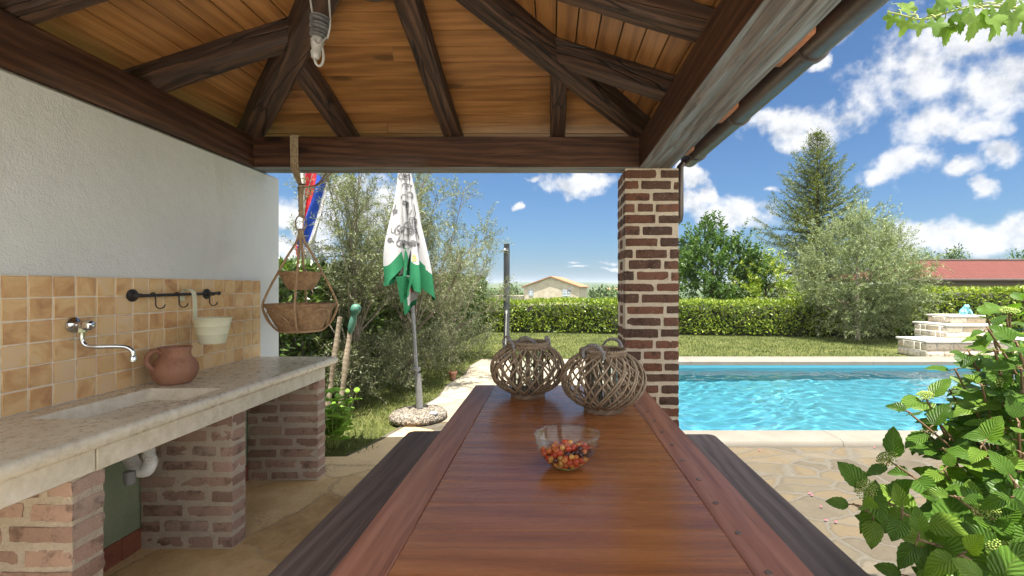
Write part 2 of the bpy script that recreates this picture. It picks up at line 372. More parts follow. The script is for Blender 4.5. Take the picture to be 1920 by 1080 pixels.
M['olive'] = leafmat('olive leaves', (0.085, 0.108, 0.052), (0.165, 0.195, 0.098), (0.29, 0.315, 0.18), trans=0.3, rough=0.5, clump=2.0, tcol=(1.2, 1.25, 0.7))
M['olive_silver'] = leafmat('silvery olive leaves', (0.11, 0.135, 0.06), (0.205, 0.245, 0.12), (0.32, 0.36, 0.20), trans=0.3, rough=0.5, clump=1.0, tcol=(1.1, 1.2, 0.8))
M['broadleaf'] = leafmat('broad tree leaves', (0.024, 0.058, 0.014), (0.06, 0.118, 0.024), (0.12, 0.195, 0.045), trans=0.3, rough=0.45, clump=1.0)
M['needles'] = leafmat('conifer needles', (0.045, 0.068, 0.016), (0.10, 0.13, 0.03), (0.20, 0.22, 0.055), trans=0.25, rough=0.55, clump=0.8)
M['fresh'] = leafmat('fresh green leaves', (0.09, 0.19, 0.02), (0.17, 0.33, 0.035), (0.28, 0.45, 0.07), trans=0.35, rough=0.4, clump=4)
M['hill_trees'] = leafmat('distant tree leaves', (0.05, 0.085, 0.03), (0.09, 0.14, 0.04), (0.15, 0.2, 0.07), trans=0.1, rough=0.8, clump=0.3)
M['bark'] = speckle('olive bark', (0.12, 0.095, 0.07), (0.27, 0.23, 0.18), 30, 0.95, 0.8, 0.01)
M['bark_dark'] = speckle('dark bark', (0.05, 0.04, 0.03), (0.12, 0.095, 0.07), 30, 0.95, 0.8, 0.01)
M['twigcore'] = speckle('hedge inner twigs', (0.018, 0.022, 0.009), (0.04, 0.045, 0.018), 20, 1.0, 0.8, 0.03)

def hydrangeam(name, c1, c2, c3, vein):
    m, nt, b = newmat(name, c1, 0.42, 0, 0.45)
    uv = nd(nt, 'ShaderNodeTexCoord').outputs['UV']
    sp = nd(nt, 'ShaderNodeSeparateXYZ', {0: uv})
    u, v = sp.outputs[0], sp.outputs[1]
    av = math_(nt, 'ABSOLUTE', math_(nt, 'SUBTRACT', v, 0.5))
    ph = math_(nt, 'SUBTRACT', math_(nt, 'MULTIPLY', u, 8.0), math_(nt, 'MULTIPLY', math_(nt, 'POWER', av, 0.8), 5.5))
    fr = math_(nt, 'ABSOLUTE', math_(nt, 'SUBTRACT', math_(nt, 'FRACT', ph), 0.5))
    side = math_(nt, 'SUBTRACT', 1.0, sstep(nt, fr, 0.0, 0.09))
    mid = math_(nt, 'SUBTRACT', 1.0, sstep(nt, av, 0.008, 0.03))
    ve = math_(nt, 'MAXIMUM', mid, math_(nt, 'MULTIPLY', side, 0.75))
    r = island(nt)
    n = noise_(nt, objco(nt), 28, 4, 0.6)
    col = ramp(nt, math_(nt, 'ADD', math_(nt, 'MULTIPLY', r, 0.7), math_(nt, 'MULTIPLY', n, 0.3)), [(0.2, c1), (0.55, c2), (0.85, c3)])
    col = mix(nt, math_(nt, 'MULTIPLY', ve, 0.38), col, vein)
    nt.links.new(col, b.inputs['Base Color'])
    hh = math_(nt, 'SUBTRACT', math_(nt, 'MULTIPLY', fr, 1.4), math_(nt, 'MULTIPLY', ve, 0.7))
    nt.links.new(bump_(nt, hh, 0.75, 0.006), b.inputs['Normal'])
    tr = nd(nt, 'ShaderNodeBsdfTranslucent')
    nt.links.new(mix(nt, 1.0, col, (1.5, 1.6, 0.4), 'MULTIPLY'), tr.inputs['Color'])
    ms = nd(nt, 'ShaderNodeMixShader', {0: 0.38, 1: b.outputs[0], 2: tr.outputs[0]})
    nt.links.new(ms.outputs[0], nt.nodes['Material Output'].inputs['Surface'])
    return m
M['hydrangea'] = hydrangeam('hydrangea leaf', (0.055, 0.125, 0.013), (0.10, 0.205, 0.022), (0.185, 0.30, 0.04), (0.23, 0.34, 0.08))
M['vineleaf'] = leafmat('grapevine leaf', (0.10, 0.19, 0.022), (0.15, 0.26, 0.035), (0.22, 0.33, 0.06), trans=0.45, rough=0.45, clump=22)
M['hstem'] = speckle('hydrangea stem', (0.10, 0.06, 0.035), (0.2, 0.13, 0.07), 25, 0.7, 0.3)
M['vstem'] = speckle('vine stem', (0.22, 0.28, 0.07), (0.34, 0.38, 0.12), 25, 0.6, 0.3)
M['bud'] = speckle('hydrangea bud', (0.17, 0.25, 0.04), (0.30, 0.38, 0.09), 40, 0.6, 0.2)

M['metal_brown'] = speckle('brown painted gutter metal', (0.09, 0.078, 0.074), (0.135, 0.115, 0.105), 3, 0.36, 0.05, metal=0.7)
M['metal_grey'] = speckle('grey painted metal', (0.06, 0.066, 0.072), (0.09, 0.096, 0.105), 6, 0.55, 0.1, metal=0.0)
M['galv'] = speckle('galvanised steel', (0.24, 0.245, 0.25), (0.36, 0.365, 0.37), 14, 0.48, 0.1, metal=0.6)
M['sheave'] = speckle('worn grey sheave metal', (0.09, 0.09, 0.092), (0.2, 0.2, 0.2), 30, 0.5, 0.2, metal=0.4)
M['chrome'] = speckle('chrome', (0.55, 0.56, 0.58), (0.66, 0.67, 0.69), 20, 0.12, 0.02, metal=1.0)
M['black_iron'] = speckle('black iron', (0.012, 0.012, 0.013), (0.03, 0.03, 0.032), 30, 0.45, 0.2)
M['cream_metal'] = speckle('cream enamel', (0.60, 0.60, 0.43), (0.67, 0.67, 0.5), 5, 0.35, 0.05)
M['white_plastic'] = speckle('white plastic', (0.6, 0.6, 0.57), (0.7, 0.7, 0.68), 10, 0.45, 0.05)
M['grey_plastic'] = speckle('grey plastic', (0.2, 0.21, 0.22), (0.28, 0.29, 0.3), 10, 0.45, 0.05)
M['clay'] = speckle('terracotta clay', (0.22, 0.10, 0.062), (0.33, 0.16, 0.10), 7, 0.65, 0.15, c3=(0.38, 0.195, 0.125))
M['wicker'] = speckle('brown wicker', (0.20, 0.115, 0.06), (0.42, 0.27, 0.15), 22, 0.75, 0.5)
M['cane'] = speckle('bent cane', (0.28, 0.18, 0.1), (0.46, 0.31, 0.18), 25, 0.6, 0.3)
M['willow'] = speckle('peeled grey willow', (0.15, 0.105, 0.068), (0.30, 0.225, 0.15), 26, 0.55, 0.3, c3=(0.42, 0.33, 0.23))
M['rope'] = speckle('jute rope', (0.27, 0.20, 0.12), (0.46, 0.36, 0.24), 60, 0.9, 0.8)
M['rope_grey'] = speckle('grey twisted rope', (0.15, 0.14, 0.14), (0.33, 0.32, 0.32), 70, 0.9, 0.8)
M['rope_white'] = speckle('whitish galvanised fitting', (0.30, 0.295, 0.28), (0.46, 0.45, 0.43), 40, 0.5, 0.4, metal=0.2)
M['white_cloth'] = speckle('white canvas', (0.38, 0.38, 0.39), (0.46, 0.46, 0.465), 3, 0.85, 0.15)
M['green_cloth'] = speckle('green canvas', (0.008, 0.13, 0.05), (0.012, 0.17, 0.07), 3, 0.8, 0.15)
M['print_grey'] = speckle('grey print', (0.10, 0.10, 0.105), (0.14, 0.14, 0.145), 20, 0.85, 0)
M['print_red'] = speckle('red print', (0.5, 0.04, 0.04), (0.6, 0.07, 0.06), 20, 0.85, 0)
M['print_yellow'] = speckle('yellow print', (0.5, 0.5, 0.08), (0.6, 0.6, 0.15), 20, 0.85, 0)
M['flag_red'] = speckle('red flag cloth', (0.62, 0.03, 0.05), (0.72, 0.05, 0.07), 3, 0.7, 0.1)
M['flag_blue'] = speckle('blue flag cloth', (0.012, 0.06, 0.42), (0.02, 0.09, 0.52), 3, 0.7, 0.1)
M['flag_white'] = speckle('white flag cloth', (0.74, 0.70, 0.72), (0.8, 0.77, 0.78), 3, 0.7, 0.1)
M['white_paint'] = speckle('white paint', (0.68, 0.68, 0.68), (0.78, 0.78, 0.78), 6, 0.4, 0.05)
def pebblem():
    m, nt, b = newmat('exposed pebble concrete', (0.4, 0.35, 0.28), 0.8)
    co = objco(nt)
    v = nd(nt, 'ShaderNodeTexVoronoi', {'Vector': co, 'Scale': 55.0}, feature='F1')
    cell = nd(nt, 'ShaderNodeSeparateColor', {0: v.outputs['Color']}).outputs[0]
    col = ramp(nt, cell, [(0.1, (0.10, 0.08, 0.06)), (0.5, (0.24, 0.20, 0.15)), (0.9, (0.38, 0.34, 0.28))])
    col = mix(nt, sstep(nt, v.outputs['Distance'], 0.45, 0.7), col, (0.10, 0.085, 0.065))
    nt.links.new(col, b.inputs['Base Color'])
    nt.links.new(bump_(nt, math_(nt, 'SUBTRACT', 1.0, v.outputs['Distance']), 1.0, 0.012), b.inputs['Normal'])
    return m
M['pebble'] = pebblem()
M['basin'] = speckle('blue pool liner', (0.07, 0.275, 0.35), (0.078, 0.295, 0.37), 2, 0.6, 0.0)
M['glaze_blue'] = speckle('blue glazed ceramic', (0.10, 0.36, 0.42), (0.28, 0.58, 0.62), 12, 0.25, 0.1)
M['olive_plastic'] = speckle('dull green plastic', (0.05, 0.15, 0.11), (0.09, 0.22, 0.16), 8, 0.4, 0.1)
def waterm():
    m = bpy.data.materials.new('pool water')
    m.use_nodes = True
    nt = m.node_tree
    nt.nodes.remove(nt.nodes['Principled BSDF'])
    g = nd(nt, 'ShaderNodeBsdfGlossy', {'Color': (1, 1, 1, 1), 'Roughness': 0.02})
    n = noise_(nt, objco(nt), 0.4, 2)
    rf = nd(nt, 'ShaderNodeBsdfRefraction', {'Roughness': 0.0, 'IOR': 1.33})
    nt.links.new(ramp(nt, n, [(0.3, (0.84, 0.965, 1.0)), (0.7, (0.88, 0.98, 1.0))]), rf.inputs['Color'])
    fr = nd(nt, 'ShaderNodeFresnel', {'IOR': 1.33})
    ms = nd(nt, 'ShaderNodeMixShader', {0: fr.outputs[0], 1: rf.outputs[0], 2: g.outputs[0]})
    nt.links.new(ms.outputs[0], nt.nodes['Material Output'].inputs['Surface'])
    return m
M['water'] = waterm()
def glassm(name, col=(0.97, 0.99, 0.98)):
    m = bpy.data.materials.new(name)
    m.use_nodes = True
    nt = m.node_tree
    nt.nodes.remove(nt.nodes['Principled BSDF'])
    n = noise_(nt, objco(nt), 20, 2)
    g = nd(nt, 'ShaderNodeBsdfGlossy', {'Color': (1, 1, 1, 1)})
    nt.links.new(ramp(nt, n, [(0.3, 0.01), (0.7, 0.03)]), g.inputs['Roughness'])
    t = nd(nt, 'ShaderNodeBsdfTransparent', {'Color': c4(col)})
    lw = nd(nt, 'ShaderNodeLayerWeight', {'Blend': 0.4})
    f = math_(nt, 'ADD', math_(nt, 'MULTIPLY', math_(nt, 'POWER', lw.outputs['Facing'], 2.2), 0.6), 0.02, True)
    ms = nd(nt, 'ShaderNodeMixShader', {0: f, 1: t.outputs[0], 2: g.outputs[0]})
    nt.links.new(ms.outputs[0], nt.nodes['Material Output'].inputs['Surface'])
    return m
M['glass'] = glassm('clear bowl glass', (0.93, 0.96, 0.95))
def cherrym(name, c1, c2):
    m, nt, b = newmat(name, c1, 0.18, 0, 0.5)
    oi = nd(nt, 'ShaderNodeObjectInfo').outputs['Random']
    v = vmath(nt, 'ADD', objco(nt), nd(nt, 'ShaderNodeCombineXYZ', {0: oi, 1: 0.0, 2: oi}).outputs[0])
    nt.links.new(ramp(nt, noise_(nt, v, 55, 3), [(0.35, c1), (0.65, c2)]), b.inputs['Base Color'])
    b.inputs['Subsurface Weight'].default_value = 0.0
    return m
CH = [('red', cherrym('red cherry skin', (0.50, 0.035, 0.02), (0.62, 0.09, 0.03))),
      ('orange red', cherrym('orange red cherry skin', (0.60, 0.09, 0.025), (0.70, 0.24, 0.06))),
      ('yellow orange', cherrym('yellow orange cherry skin', (0.68, 0.26, 0.06), (0.74, 0.42, 0.12))),
      ('dark purple', cherrym('dark purple cherry skin', (0.035, 0.006, 0.012), (0.09, 0.012, 0.02)))]
M['roof_orange'] = speckle('orange clay roof', (0.26, 0.12, 0.06), (0.36, 0.19, 0.10), 2, 0.85, 0.3)
M['underlay'] = speckle('black roofing underlay', (0.006, 0.006, 0.006), (0.012, 0.012, 0.012), 20, 0.9, 0)
def roofred():
    m, nt, b = newmat('red tiled roof', (0.4, 0.1, 0.07), 0.75, 0, 0.2)
    co = objco(nt)
    br = nd(nt, 'ShaderNodeTexBrick', {'Vector': co, 'Scale': 1.0, 'Color1': (0.125, 0.038, 0.028, 1), 'Color2': (0.155, 0.05, 0.038, 1), 'Mortar': (0.05, 0.013, 0.01, 1), 'Mortar Size': 0.035, 'Brick Width': 0.3, 'Row Height': 0.33})
    n = noise_(nt, co, 3, 4)
    nt.links.new(mix(nt, math_(nt, 'MULTIPLY', n, 0.5), br.outputs['Color'], (0.11, 0.036, 0.028)), b.inputs['Base Color'])
    nt.links.new(bump_(nt, br.outputs['Fac'], -0.8, 0.05), b.inputs['Normal'])
    return m
M['roof_red'] = roofred()
M['house_stone'] = speckle('pale stone house wall', (0.36, 0.31, 0.235), (0.5, 0.45, 0.36), 1.6, 0.9, 0.3, fine=9)
M['house_plaster'] = speckle('cream house plaster', (0.33, 0.30, 0.235), (0.38, 0.345, 0.28), 2, 0.9, 0)
M['shutter'] = speckle('pale blue shutter', (0.26, 0.31, 0.36), (0.31, 0.36, 0.41), 5, 0.6, 0)
M['fascia'] = speckle('dark brown fascia', (0.05, 0.035, 0.03), (0.08, 0.055, 0.045), 5, 0.5, 0)
M['petal'] = speckle('pink petal', (0.32, 0.05, 0.10), (0.40, 0.11, 0.17), 60, 0.6, 0)
M['bird'] = speckle('dark bird feathers', (0.02, 0.022, 0.03), (0.06, 0.06, 0.065), 30, 0.7, 0.1)
M['soil'] = speckle('brown soil', (0.05, 0.035, 0.022), (0.12, 0.085, 0.055), 20, 1.0, 0.6)

# ------------------------------------------------------------------ object helpers
def P(px, py, d):
    return Vector(((px - VX) * d / F, d, H - (py - VY) * d / F))
def empty(name, loc, label=None, cat=None, group=None, kind=None):
    o = bpy.data.objects.new(name, None)
    o.empty_display_size = 0.1
    COL.objects.link(o)
    o.location = loc
    return tag(o, label, cat, group, kind)
def tag(o, label=None, cat=None, group=None, kind=None):
    if label: o['label'] = label
    if cat: o['category'] = cat
    if group: o['group'] = group
    if kind: o['kind'] = kind
    return o
def copy_tree(o, parent=None):
    c = o.copy()
    COL.objects.link(c)
    if parent: c.parent = parent
    for ch in list(o.children):
        copy_tree(ch, c)
    return c
def world_loc(p):
    v = Vector((0, 0, 0))
    while p is not None:
        v = v + Vector(p.location)
        p = p.parent
    return v

class MB:
    def __init__(s):
        s.v, s.f, s.m, s.uv = [], [], [], {}
    def add(s, verts, faces, mi=0):
        o = len(s.v)
        s.v.extend(tuple(v) for v in verts)
        for f in faces:
            s.f.append(tuple(i + o for i in f))
            s.m.append(mi)
        return o
    def box(s, c, size, rot=None, mi=0, seg=1, bev=0.0):
        hx, hy, hz = size[0] / 2, size[1] / 2, size[2] / 2
        c = Vector(c)
        if bev > 0:
            b = min(bev, hx * .9, hy * .9, hz * .9)
            vs = []
            idx = {}
            for sx in (-1, 1):
                for sy in (-1, 1):
                    for sz in (-1, 1):
                        for a, p in enumerate(((sx * hx, sy * (hy - b), sz * (hz - b)), (sx * (hx - b), sy * hy, sz * (hz - b)), (sx * (hx - b), sy * (hy - b), sz * hz))):
                            idx[(sx, sy, sz, a)] = len(vs)
                            vs.append(Vector(p))
            fs = []
            for sg in (-1, 1):
                q = [(sg, -1, -1), (sg, 1, -1), (sg, 1, 1), (sg, -1, 1)]
                f = [idx[(a, b_, c_, 0)] for a, b_, c_ in q]
                fs.append(f if sg > 0 else f[::-1])
                q = [(-1, sg, -1), (1, sg, -1), (1, sg, 1), (-1, sg, 1)]
                f = [idx[(a, b_, c_, 1)] for a, b_, c_ in q]
                fs.append(f[::-1] if sg > 0 else f)
                q = [(-1, -1, sg), (1, -1, sg), (1, 1, sg), (-1, 1, sg)]
                f = [idx[(a, b_, c_, 2)] for a, b_, c_ in q]
                fs.append(f if sg > 0 else f[::-1])
            for s1 in (-1, 1):
                for s2 in (-1, 1):
                    a = [idx[(s1, s2, -1, 0)], idx[(s1, s2, -1, 1)], idx[(s1, s2, 1, 1)], idx[(s1, s2, 1, 0)]]
                    fs.append(a if s1 * s2 > 0 else a[::-1])
                    a = [idx[(-1, s1, s2, 1)], idx[(-1, s1, s2, 2)], idx[(1, s1, s2, 2)], idx[(1, s1, s2, 1)]]
                    fs.append(a if s1 * s2 > 0 else a[::-1])
                    a = [idx[(s1, -1, s2, 2)], idx[(s1, -1, s2, 0)], idx[(s1, 1, s2, 0)], idx[(s1, 1, s2, 2)]]
                    fs.append(a if s1 * s2 > 0 else a[::-1])
                    for s3 in (-1, 1):
                        a = [idx[(s1, s2, s3, 0)], idx[(s1, s2, s3, 1)], idx[(s1, s2, s3, 2)]]
                        fs.append(a if s1 * s2 * s3 > 0 else a[::-1])
        else:
            vs = [Vector((x, y, z)) for x in (-hx, hx) for y in (-hy, hy) for z in (-hz, hz)]
            fs = [(0, 1, 3, 2), (4, 6, 7, 5), (0, 4, 5, 1), (2, 3, 7, 6), (0, 2, 6, 4), (1, 5, 7, 3)]
        if rot is not None:
            vs = [rot @ v for v in vs]
        s.add([v + c for v in vs], fs, mi)
    def tube(s, pts, r, seg=8, mi=0, cap=True, closed=False, twist=0):
        pts = [Vector(p) for p in pts]
        n = len(pts)
        rs = r if isinstance(r, (list, tuple)) else [r] * n
        up = None
        rings = []
        for i in range(n):
            if closed:
                t = pts[(i + 1) % n] - pts[i - 1]
            else:
                t = pts[min(i + 1, n - 1)] - pts[max(i - 1, 0)]
            if t.length < 1e-9: t = Vector((0, 0, 1))
            t.normalize()
            if up is None:
                up = t.orthogonal().normalized()
            else:
                up = (up - t * up.dot(t))
                up = up.normalized() if up.length > 1e-6 else t.orthogonal().normalized()
            side = t.cross(up)
            ring = []
            for k in range(seg):
                a = 2 * math.pi * k / seg + twist * i
                ring.append(pts[i] + (up * math.cos(a) + side * math.sin(a)) * rs[i])
            rings.append(ring)
        o = len(s.v)
        vs = [p for ring in rings for p in ring]
        fs = []
        m = n if closed else n - 1
        for i in range(m):
            j = (i + 1) % n
            for k in range(seg):
                k2 = (k + 1) % seg
                fs.append((i * seg + k, i * seg + k2, j * seg + k2, j * seg + k))
        if cap and not closed:
            fs.append(tuple(range(seg))[::-1])
            fs.append(tuple((n - 1) * seg + k for k in range(seg)))
        s.add(vs, fs, mi)
    def lathe(s, prof, c=(0, 0, 0), seg=32, mi=0, closed=False):
        c = Vector(c)
        vs, fs = [], []
        n = len(prof)
        for (r, z) in prof:
            for k in range(seg):
                a = 2 * math.pi * k / seg
                vs.append(c + Vector((r * math.cos(a), r * math.sin(a), z)))
        m = n if closed else n - 1
        for i in range(m):
            j = (i + 1) % n
            for k in range(seg):
                k2 = (k + 1) % seg
                fs.append((i * seg + k, i * seg + k2, j * seg + k2, j * seg + k))
        s.add(vs, fs, mi)
    def disc(s, c, r, seg=24, mi=0, n=(0, 0, 1)):
        q = Vector((0, 0, 1)).rotation_difference(Vector(n))
        c = Vector(c)
        s.add([c + q @ Vector((r * math.cos(2 * math.pi * k / seg), r * math.sin(2 * math.pi * k / seg), 0)) for k in range(seg)], [tuple(range(seg))], mi)
    def ball(s, c, r, seg=12, rings=8, mi=0, sc=(1, 1, 1)):
        c = Vector(c)
        vs = [c + Vector((0, 0, -r * sc[2]))]
        for i in range(1, rings):
            ph = math.pi * i / rings - math.pi / 2
            for k in range(seg):
                a = 2 * math.pi * k / seg
                vs.append(c + Vector((r * math.cos(ph) * math.cos(a) * sc[0], r * math.cos(ph) * math.sin(a) * sc[1], r * math.sin(ph) * sc[2])))
        vs.append(c + Vector((0, 0, r * sc[2])))
        fs = []
        for k in range(seg):
            k2 = (k + 1) % seg
            fs.append((0, 1 + k2, 1 + k))
            for i in range(rings - 2):
                a = 1 + i * seg
                fs.append((a + k, a + k2, a + seg + k2, a + seg + k))
            b = 1 + (rings - 2) * seg
            fs.append((b + k, b + k2, len(vs) - 1))
        s.add(vs, fs, mi)
    def build(s, name, mats, parent=None, smooth=False, world=True, recalc=False):
        off = world_loc(parent) if (parent is not None and world) else Vector((0, 0, 0))
        me = bpy.data.meshes.new(name)
        me.from_pydata([(x - off.x, y - off.y, z - off.z) for x, y, z in s.v], [], s.f)
        mats = mats if isinstance(mats, (list, tuple)) else [mats]
        for m in mats: me.materials.append(m)
        if len(mats) > 1: me.polygons.foreach_set('material_index', s.m)
        if smooth is True:
            me.polygons.foreach_set('use_smooth', [True] * len(me.polygons))
        me.update()
        if recalc or smooth == 'auto':
            bm = bmesh.new(); bm.from_mesh(me)
            bmesh.ops.recalc_face_normals(bm, faces=bm.faces)
            if smooth == 'auto':
                for f in bm.faces: f.smooth = True
                for e in bm.edges:
                    if len(e.link_faces) == 2 and e.calc_face_angle(0) > R(40): e.smooth = False
            bm.to_mesh(me); bm.free()
        o = bpy.data.objects.new(name, me)
        COL.objects.link(o)
        if parent is not None: o.parent = parent
        return o

def beam(name, p0, p1, w, h, mat, parent, up=(0, 0, 1), wobble=0.0, seg=14, bev=0.008, mats=None, under=None, world=True):
    """timber with its grain along local X"""
    p0, p1 = Vector(p0), Vector(p1)
    L = (p1 - p0).length
    mb = MB()
    sec = []
    b = bev
    for (y, z) in ((-w/2+b, -h/2), (0, -h/2), (w/2-b, -h/2), (w/2, -h/2+b), (w/2, 0), (w/2, h/2-b), (w/2-b, h/2), (0, h/2), (-w/2+b, h/2), (-w/2, h/2-b), (-w/2, 0), (-w/2, -h/2+b)):
        sec.append((y, z))
    ns = len(sec)
    sd = random.random() * 100
    vs, fs, mi = [], [], []
    for i in range(seg + 1):
        x = -L/2 + L * i / seg
        for k, (y, z) in enumerate(sec):
            v = Vector((x, y, z))
            if wobble:
                n1 = mnoise.noise_vector(Vector((x * 1.1 + sd, k // 3 * 0.7, sd)))
                n2 = mnoise.noise_vector(Vector((x * 5 + sd, y * 9, z * 9)))
                d = n1 * wobble + n2 * wobble * 0.45
                v += Vector((0, d.y, d.z))
            vs.append(v)
    for i in range(seg):
        for k in range(ns):
            k2 = (k + 1) % ns
            fs.append((i * ns + k, i * ns + k2, (i + 1) * ns + k2, (i + 1) * ns + k))
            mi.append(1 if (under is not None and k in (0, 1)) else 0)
    fs.append(tuple(range(ns))[::-1]); mi.append(0)
    fs.append(tuple(seg * ns + k for k in range(ns))); mi.append(0)
    mb.v, mb.f, mb.m = vs, fs, mi
    fs2 = [f[::-1] for f in fs]
    mb.f = fs2
    o = mb.build(name, [mat] + ([under] if under is not None else []), None, smooth='auto')
    x = (p1 - p0).normalized()
    u = Vector(up)
    y = u.cross(x).normalized()
    z = x.cross(y)
    mtx = Matrix((x, y, z)).transposed().to_4x4()
    off = world_loc(parent) if (parent is not None and world) else Vector((0, 0, 0))
    mtx.translation = (p0 + p1) / 2 - off
    o.matrix_basis = mtx
    if parent is not None: o.parent = parent
    return o

_bt = {}
def brick(mb, c, size, mi, jit=0.003, rnd=0.002):
    nx, ny, nz = 8, 4, 3
    key = (nx, ny, nz)
    if key not in _bt:
        idx, vs, fs = {}, [], []
        def vid(i, j, k):
            if (i, j, k) not in idx:
                idx[(i, j, k)] = len(vs); vs.append((i / nx * 2 - 1, j / ny * 2 - 1, k / nz * 2 - 1))
            return idx[(i, j, k)]
        for i in range(nx):
            for j in range(ny):
                fs.append((vid(i, j, 0), vid(i, j+1, 0), vid(i+1, j+1, 0), vid(i+1, j, 0)))
                fs.append((vid(i, j, nz), vid(i+1, j, nz), vid(i+1, j+1, nz), vid(i, j+1, nz)))
        for i in range(nx):
            for k in range(nz):
                fs.append((vid(i, 0, k), vid(i+1, 0, k), vid(i+1, 0, k+1), vid(i, 0, k+1)))
                fs.append((vid(i, ny, k), vid(i, ny, k+1), vid(i+1, ny, k+1), vid(i+1, ny, k)))
        for j in range(ny):
            for k in range(nz):
                fs.append((vid(0, j, k), vid(0, j, k+1), vid(0, j+1, k+1), vid(0, j+1, k)))
                fs.append((vid(nx, j, k), vid(nx, j+1, k), vid(nx, j+1, k+1), vid(nx, j, k+1)))
        _bt[key] = (vs, fs)
    vs, fs = _bt[key]
    c = Vector(c); hs = Vector(size) / 2
    out = []
    sd = Vector((random.random() * 50, random.random() * 50, random.random() * 50))
    for v in vs:
        p = Vector((v[0] * hs.x, v[1] * hs.y, v[2] * hs.z))
        ext = sum(1 for q in v if abs(q) > 0.99)
        if ext >= 2:
            for a in range(3):
                if abs(v[a]) > 0.99: p[a] -= math.copysign(rnd * (1 if ext == 2 else 1.7), v[a])
        p += mnoise.noise_vector(p * 42 + sd) * jit * .8 + mnoise.noise_vector(p * 9 + sd) * jit * .7
        out.append(p + c)
    mb.add(out, fs, mi)
def run(a, b, length, gap, off):
    """split a..b into bricks with an offset bond"""
    out = []
    x = a - (off + random.uniform(-.12, .12)) * (length + gap)
    while x < b - 1e-6:
        l = length * (random.uniform(0.86, 1.1) if random.random() < .8 else random.uniform(.45, .6))
        s, e = max(x, a), min(x + l, b)
        if b - e < 0.05: e = b
        if e - s > 0.035: out.append((s, e))
        x = (e if e > x + l - 1e-6 or e == b else x + l) + gap
        if e == b: break
    return out
def brickwork(mb, x0, x1, y0, y1, z0, z1, course=0.087, length=0.235, gap=0.02, bi=0, mi=1, jit=0.003, inset=0.007, depth=0.11):
    mb.box(((x0+x1)/2, (y0+y1)/2, (z0+z1)/2), (x1-x0-2*inset, y1-y0-2*inset, z1-z0), mi=mi)
    n = max(1, round((z1 - z0) / course)); ch = (z1 - z0) / n
    for i in range(n):
        zc = z0 + ch * (i + 0.5); h = ch - gap * random.uniform(0.8, 1.1)
        off = 0.5 if i % 2 else 0.0
        if y1 - y0 < 0.2:
            for s, e in run(x0, x1, length, gap, off):
                brick(mb, ((s+e)/2, (y0+y1)/2 , zc + random.uniform(-.005, .005)), (e-s, y1-y0+random.uniform(-.005, .007), h * random.uniform(.88, 1.08)), bi, jit)
        else:
            for s, e in run(x0, x1, length, gap, off):
                for ya, yb in ((y0, y0+depth), (y1-depth, y1)):
                    brick(mb, ((s+e)/2, (ya+yb)/2, zc + random.uniform(-.004, .004)), (e-s, depth+random.uniform(-.004, .008), h*random.uniform(.88, 1.06)), bi, jit)
            for s, e in run(y0+depth+gap, y1-depth-gap, length, gap, off):
                for xa in (x0+depth/2, x1-depth/2):
                    brick(mb, (xa, (s+e)/2, zc), (depth+random.uniform(-.004, .006), e-s, h), bi, jit)

# ---- leaves
def leaf_arrays(pos, d, nrm, L, W, fold=0.12, mid=0.45):
    d = d / (np.linalg.norm(d, axis=1, keepdims=True) + 1e-9)
    s = np.cross(d, nrm)
    s /= (np.linalg.norm(s, axis=1, keepdims=True) + 1e-9)
    n = np.cross(s, d)
    L = L[:, None]; W = W[:, None]
    a = pos
    t = pos + d * L - n * L * 0.08
    m = pos + d * L * mid
    l = m - s * W / 2 + n * W * fold
    r = m + s * W / 2 + n * W * fold
    return np.stack([a, r, t, l], 1).reshape(-1, 3)
def leaf_object(name, verts4, mats, parent=None, mi=None):
    off = np.array(world_loc(parent)) if parent is not None else np.zeros(3)
    v = (verts4 - off).astype(np.float32)
    n = len(v) // 4
    me = bpy.data.meshes.new(name)
    me.vertices.add(len(v)); me.vertices.foreach_set('co', v.ravel())
    tri = np.arange(n)[:, None] * 4 + np.array([[0, 1, 2, 0, 2, 3]])
    me.loops.add(n * 6); me.loops.foreach_set('vertex_index', tri.ravel().astype(np.int32))
    me.polygons.add(n * 2)
    me.polygons.foreach_set('loop_start', np.arange(n * 2, dtype=np.int32) * 3)
    mats = mats if isinstance(mats, (list, tuple)) else [mats]
    for m in mats: me.materials.append(m)
    me.update(calc_edges=True); me.validate()
    o = bpy.data.objects.new(name, me)
    COL.objects.link(o)
    if parent is not None: o.parent = parent
    return o
def rnd_dirs(n):
    v = rng.normal(size=(n, 3))
    return v / np.linalg.norm(v, axis=1, keepdims=True)
def spray(p0, d, length, nleaf, ll, lw, spread=0.8, sag=0.0, twig_mb=None, tr=0.003, start=0.15):
    """leaves in pairs along a twig"""
    p0 = np.array(p0, float); d = np.array(d, float); d /= np.linalg.norm(d)
    t = np.linspace(start, 1.0, nleaf)
    side = np.cross(d, rng.normal(size=3)); side /= np.linalg.norm(side) + 1e-9
    up = np.cross(side, d)
    curve = lambda q: p0 + d * length * q[:, None] + np.array([0, 0, -sag]) * length * (q[:, None] ** 2)
    pos = curve(t)
    ang = np.arange(nleaf) * 2.4 + rng.uniform(0, 6)
    rad = side * np.cos(ang)[:, None] + up * np.sin(ang)[:, None]
    ld = d * (1 - spread * 0.5) + rad * spread + rng.normal(size=(nleaf, 3)) * 0.18
    nr = rad * 0.3 + np.array([0, 0, 0.8]) + rng.normal(size=(nleaf, 3)) * 0.35
    if twig_mb is not None:
        q = curve(np.array([0, 0.5, 1.0]))
        twig_mb.tube(q, [tr, tr * 0.8, tr * 0.35], 4, cap=False)
    return leaf_arrays(pos, ld, nr, ll * rng.uniform(0.7, 1.2, nleaf), lw * rng.uniform(0.8, 1.15, nleaf))

